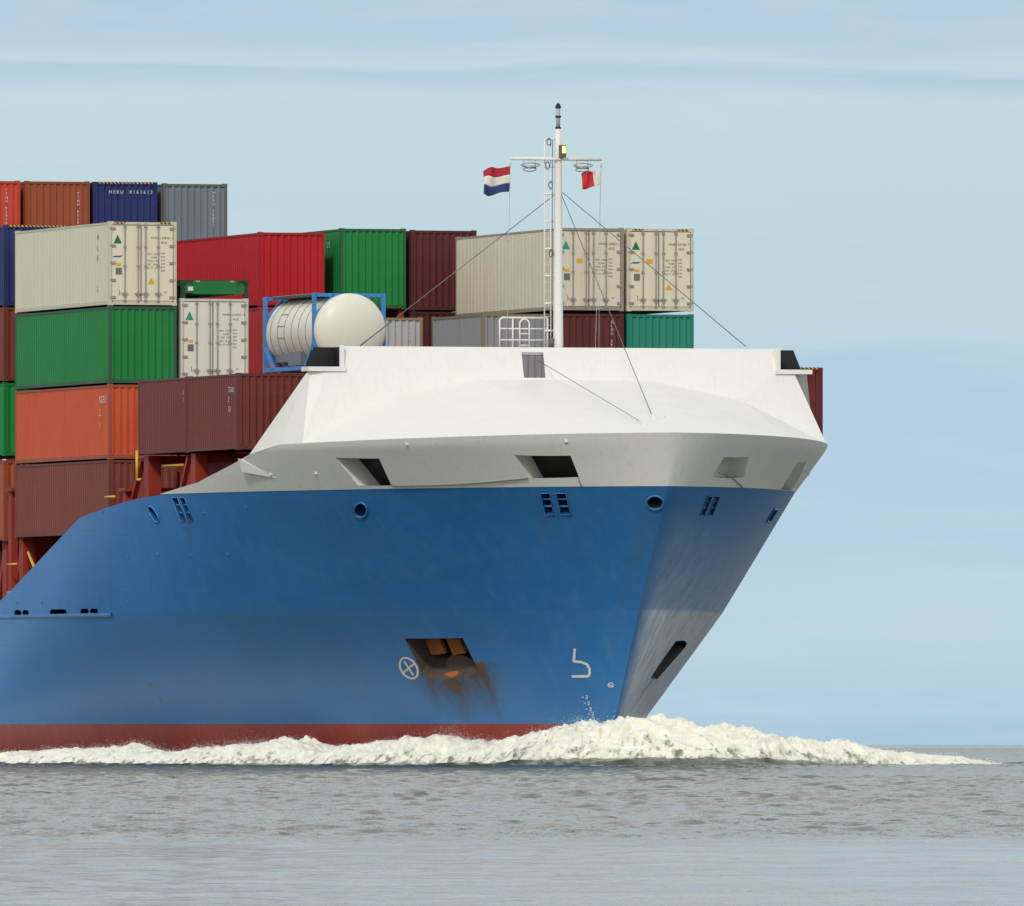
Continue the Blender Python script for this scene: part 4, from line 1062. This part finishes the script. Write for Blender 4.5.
def sea_height(x, y):
    """Wave height at world (x, y): many small wavelets, calm over the shallows close by."""
    d = np.hypot(x, y); rng = np.random.RandomState(3); h = np.zeros_like(x)
    edge = 166 + 10*(smoothnoise(np.stack([x*.25 + 40, d*.02], -1), 5, 3)-.5)
    deep = np.clip((d - edge)/7, 0, 1)
    for k in range(64):
        lam = 0.16*1.055**k
        th = R(262) + rng.normal(0, .36); kk = 2*math.pi/lam; ph = rng.rand()*6.28
        amp = .0050*lam**.38*math.exp(-max(0, lam-1.2)/1.4)
        h += amp*np.sin(kk*(x*math.cos(th) + y*math.sin(th)) + ph)*(deep*.70 + .30)
    gust = smoothnoise(np.stack([x*.22, d*.035], -1), 15, 3)
    h *= .65 + .7*gust
    return h
def sea():
    ds = [30.0]
    while ds[-1] < 9000:
        d = ds[-1]; st = max(.10, d*d/(FPX*CAMH)*.42) if d > 90 else 1.0
        if 540 < d < 640: st = min(st, .35)
        elif 158 < d < 420: st = min(st, .30)
        elif d < 1500: st = min(st, .7)
        ds.append(d + st)
    ds = np.array(ds)
    # columns: fine across the picture, wide at both sides
    core = np.arange(-.036, .0361, .0000975*1.0); side = np.geomspace(.037, .6, 60)
    an = np.r_[-side[::-1], core, side]
    D, A = np.meshgrid(ds, an, indexing='ij'); x, y = D*np.sin(A), D*np.cos(A)
    z = sea_height(x, y)
    # swell thrown up along the bow wave
    co_, si_ = math.cos(ROTZ), math.sin(ROTZ); m = (D > 545) & (D < 640) & (np.abs(A) < .036)
    f = (x[m]-ORG.x)*co_ + (y[m]-ORG.y)*si_; yy = -(x[m]-ORG.x)*si_ + (y[m]-ORG.y)*co_
    best = np.full(f.shape, 1e9); bi = np.zeros(f.shape, int)
    for i in range(0, len(CX), 12):
        q = (f-CX[i])**2 + (yy-CYy[i])**2; w = q < best; best[w] = q[w]; bi[w] = i
    dist = np.sqrt(best); out = ((f-CX[bi])*NXo[bi] + (yy-CYy[bi])*NYo[bi]) > 0
    wob = .6 + .8*smoothnoise(np.stack([bi*.06*.35, dist*.3], -1), 9, 2)
    z[m] += np.where(out, (.05 + .26*np.exp(-((PXS[bi]-665)/95)**2))*np.exp(-((dist-2.7)/1.2)**2)*wob - .10*np.exp(-((dist-6.0)/2.2)**2), .1*np.exp(-(dist/2)**2))
    z -= D**2/(2*REARTH)
    V = np.stack([x, y, z], -1).reshape(-1, 3); F = grid_faces(*x.shape)
    me = fast_mesh('sea', V, F[:, ::-1])
    t = NT('sea_water')
    g = t.coord(kind='Object'); sp = t.new('ShaderNodeSeparateXYZ'); t.link(g, sp.inputs[0])
    n1 = t.noise(t.coord((.09, .03, 1)), 1, 4); n2 = t.noise(t.coord((2.4, .55, 1)), 1, 5, .6); n3 = t.noise(t.coord((6.5, 1.5, 1)), 1, 5, .62)
    body = t.mix(t.rng(n1, .35, .65), (.060, .074, .050), (.100, .112, .080))
    body = t.mix(t.rng(t.math('ADD', sp.outputs['Y'], t.math('MULTIPLY', t.math('SUBTRACT', t.noise(t.coord((.35, .04, 1)), 1, 4), .5), 22)), 158, 172), t.mix(t.rng(t.noise(t.coord((.10, .32, 1)), 1, 4, .55), .35, .65), (.175, .176, .160), (.275, .272, .252)), body)   # sandy shallows nearest us
    t.link(body, t.b.inputs['Base Color'])
    t.b.inputs['IOR'].default_value = 1.33; t.b.inputs['Roughness'].default_value = .10; t.link(t.math('MULTIPLY', t.rng(sp.outputs['Y'], 155, 172, .06, .17), t.rng(sp.outputs['Y'], 300, 1200, 1.0, .45)), t.b.inputs['Specular IOR Level'])
    h = t.math('ADD', t.math('MULTIPLY', n2, .30), t.math('MULTIPLY', n3, .12))
    near = t.rng(sp.outputs['Y'], 150, 172, .55, 1.0)
    t.bump(t.math('MULTIPLY', h, near), .9, 1.0)
    o = add('sea', me, t.m); o['kind'] = 'structure'
sea()

# ---- breaking bow wave: one churning ridge of foam plus thrown spray
FOAM = NT('foam'); fo_n = FOAM.noise(FOAM.coord(), 2.2, 6, .6); fo_b = FOAM.noise(FOAM.coord(), 9, 6, .7)
fo_s = FOAM.noise(FOAM.coord((1.3, 1.3, .7)), 2.4, 7, .68)
fo_at = FOAM.new('ShaderNodeAttribute', attribute_name='toe')
fo_c = FOAM.mix(FOAM.rng(fo_n, .35, .7), (.76, .75, .63), (.90, .89, .79))
fo_w = FOAM.rng(FOAM.math('ADD', fo_s, FOAM.math('MULTIPLY', fo_at.outputs['Fac'], .36)), .78, .92)      # green water showing through where the foam thins out
FOAM.link(FOAM.mix(fo_w, fo_c, (.20, .22, .17)), FOAM.b.inputs['Base Color'])
FOAM.b.inputs['Roughness'].default_value = .9; FOAM.b.inputs['Specular IOR Level'].default_value = .15
FOAM.b.inputs['Subsurface Weight'].default_value = .6; FOAM.b.inputs['Subsurface Radius'].default_value = (.35, .35, .30); FOAM.b.inputs['Subsurface Scale'].default_value = .5
FOAM.bump(fo_b, .35, .08)
SPRAY = NT('spray'); sp_t = SPRAY.new('ShaderNodeBsdfTranslucent'); sp_t.inputs[0].default_value = (.95, .95, .92, 1)
sp_m = SPRAY.new('ShaderNodeMixShader'); sp_m.inputs[0].default_value = .5
SPRAY.b.inputs['Base Color'].default_value = (.92, .92, .88, 1); SPRAY.b.inputs['Roughness'].default_value = .9
SPRAY.link(SPRAY.b.outputs[0], sp_m.inputs[1]); SPRAY.link(sp_t.outputs[0], sp_m.inputs[2])
SPRAY.link(sp_m.outputs[0], SPRAY.n['Material Output'].inputs['Surface'])
def foam():
    nV = 110; n = len(S); v = np.linspace(0, 1, nV)
    # cross-section runs from the outer toe (v=0), over the crest (v~0.62), to the inner side
    cut_ = np.clip((1016 - PXS)/22, 0, 1)
    width = np.clip(.9 + CREST*1.25, .8, 3.2)
    off = width[:, None]*(1.0 - 1.9*v[None, :])
    prof = np.sin(np.clip(v/.62, 0, 1)*math.pi/2)**.85*np.where(v < .62, 1, np.cos((v-.62)/.38*math.pi/2))
    U = np.stack(np.broadcast_arrays(S[:, None], off), -1)
    a = np.abs(smoothnoise(U*.75, 1, 2)-.5)*2; b = np.abs(smoothnoise(U*1.9+9, 2, 3)-.5)*2; c = np.abs(smoothnoise(U*5.2+5, 3, 3)-.5)*2; dN = smoothnoise(U*13+3, 4, 2)-.5
    lump = .24*(1-a*1.6) + .20*(1-b*1.7) + .06*(1-c*1.8) + .02*dN
    H = np.clip(CREST, .03, 9)[:, None]
    amp = np.clip(H*1.15, .18, 1.25)
    z = H*prof[None, :]*(.80 + .42*(smoothnoise(U*.45+31, 6, 2)-.5)) + (lump - .07)*amp*(prof[None, :]**.5*.85 + .15) - .06 - .35*(1-cut_[:, None])
    z = z - .30*(1-prof[None, :])**2*(v[None, :] < .3)*smoothnoise(U*np.array([.8, .2])+77, 8, 3)
    jit = amp*(.22*(1-b) + .12*(1-c))
    X = CX[:, None] + NXo[:, None]*(off + jit*.8) ; Y = CYy[:, None] + NYo[:, None]*(off + jit*.8)
    X = X + TX[:, None]/tl[:, None]*(c-.4)*.14*amp; Y = Y + TY[:, None]/tl[:, None]*(c-.4)*.14*amp
    V = np.stack([X, Y, z], -1).reshape(-1, 3)
    me = fast_mesh('bow_wave', V, grid_faces(n, nV)); toe = np.clip(1-v/.55, 0, 1)[None, :]*np.ones((n, 1)) + .6*np.clip(.35-H, 0, 1)
    at_ = me.attributes.new('toe', 'FLOAT', 'POINT'); at_.data.foreach_set('value', toe.astype(np.float32).ravel()); o = add('bow_wave', me, FOAM.m); o.matrix_world = SHIP_M; o['kind'] = 'stuff'
    rng = np.random.RandomState(11); V2, F2 = [], []
    ico = np.array([[1,0,0],[-1,0,0],[0,1,0],[0,-1,0],[0,0,1],[0,0,-1]], float); tri = [(0,2,4),(2,1,4),(1,3,4),(3,0,4),(2,0,5),(1,2,5),(3,1,5),(0,3,5)]
    plume = smoothnoise(np.stack([S*.55, S*0], -1), 21, 4); plume = np.clip((plume-.36)*3.2, .05, 1.3)
    N_ = 60000
    I = rng.randint(0, n, N_); keep = (cut_[I] > .35) & (rng.rand(N_) < .25 + .75*plume[I]*np.clip(CREST[I]/.8, .35, 1)); I = I[keep]
    J = np.clip((rng.normal(.60, .13, len(I))*nV), 4, nV-4).astype(int); P0 = V[I*nV+J]; k_n = len(I)
    up = rng.exponential(1.0, k_n)*(.04 + .14*plume[I]*np.clip(CREST[I], .2, 1.5)); rad = rng.uniform(.006, .015, k_n)*np.exp(-up*1.6)
    Q = P0 + np.stack([rng.normal(0, .07, k_n), rng.normal(0, .07, k_n), up - .01], -1)
    VV = (Q[:, None, :] + ico[None]*rad[:, None, None]*rng.uniform(.6, 1.5, (k_n, 6, 1))).reshape(-1, 3)
    FF = (np.array(tri)[None] + (np.arange(k_n)*6)[:, None, None]).reshape(-1, 3)
    ms = bpy.data.meshes.new('spray'); ms.vertices.add(len(VV)); ms.vertices.foreach_set('co', VV.astype(np.float32).ravel())
    ms.loops.add(len(FF)*3); ms.loops.foreach_set('vertex_index', FF.astype(np.int32).ravel()); ms.polygons.add(len(FF))
    ms.polygons.foreach_set('loop_start', np.arange(0, len(FF)*3, 3, dtype=np.int32)); ms.polygons.foreach_set('loop_total', np.full(len(FF), 3, np.int32)); ms.update(calc_edges=True)
    o2 = add('spray', ms, SPRAY.m); o2.matrix_world = SHIP_M; o2['kind'] = 'stuff'
foam()
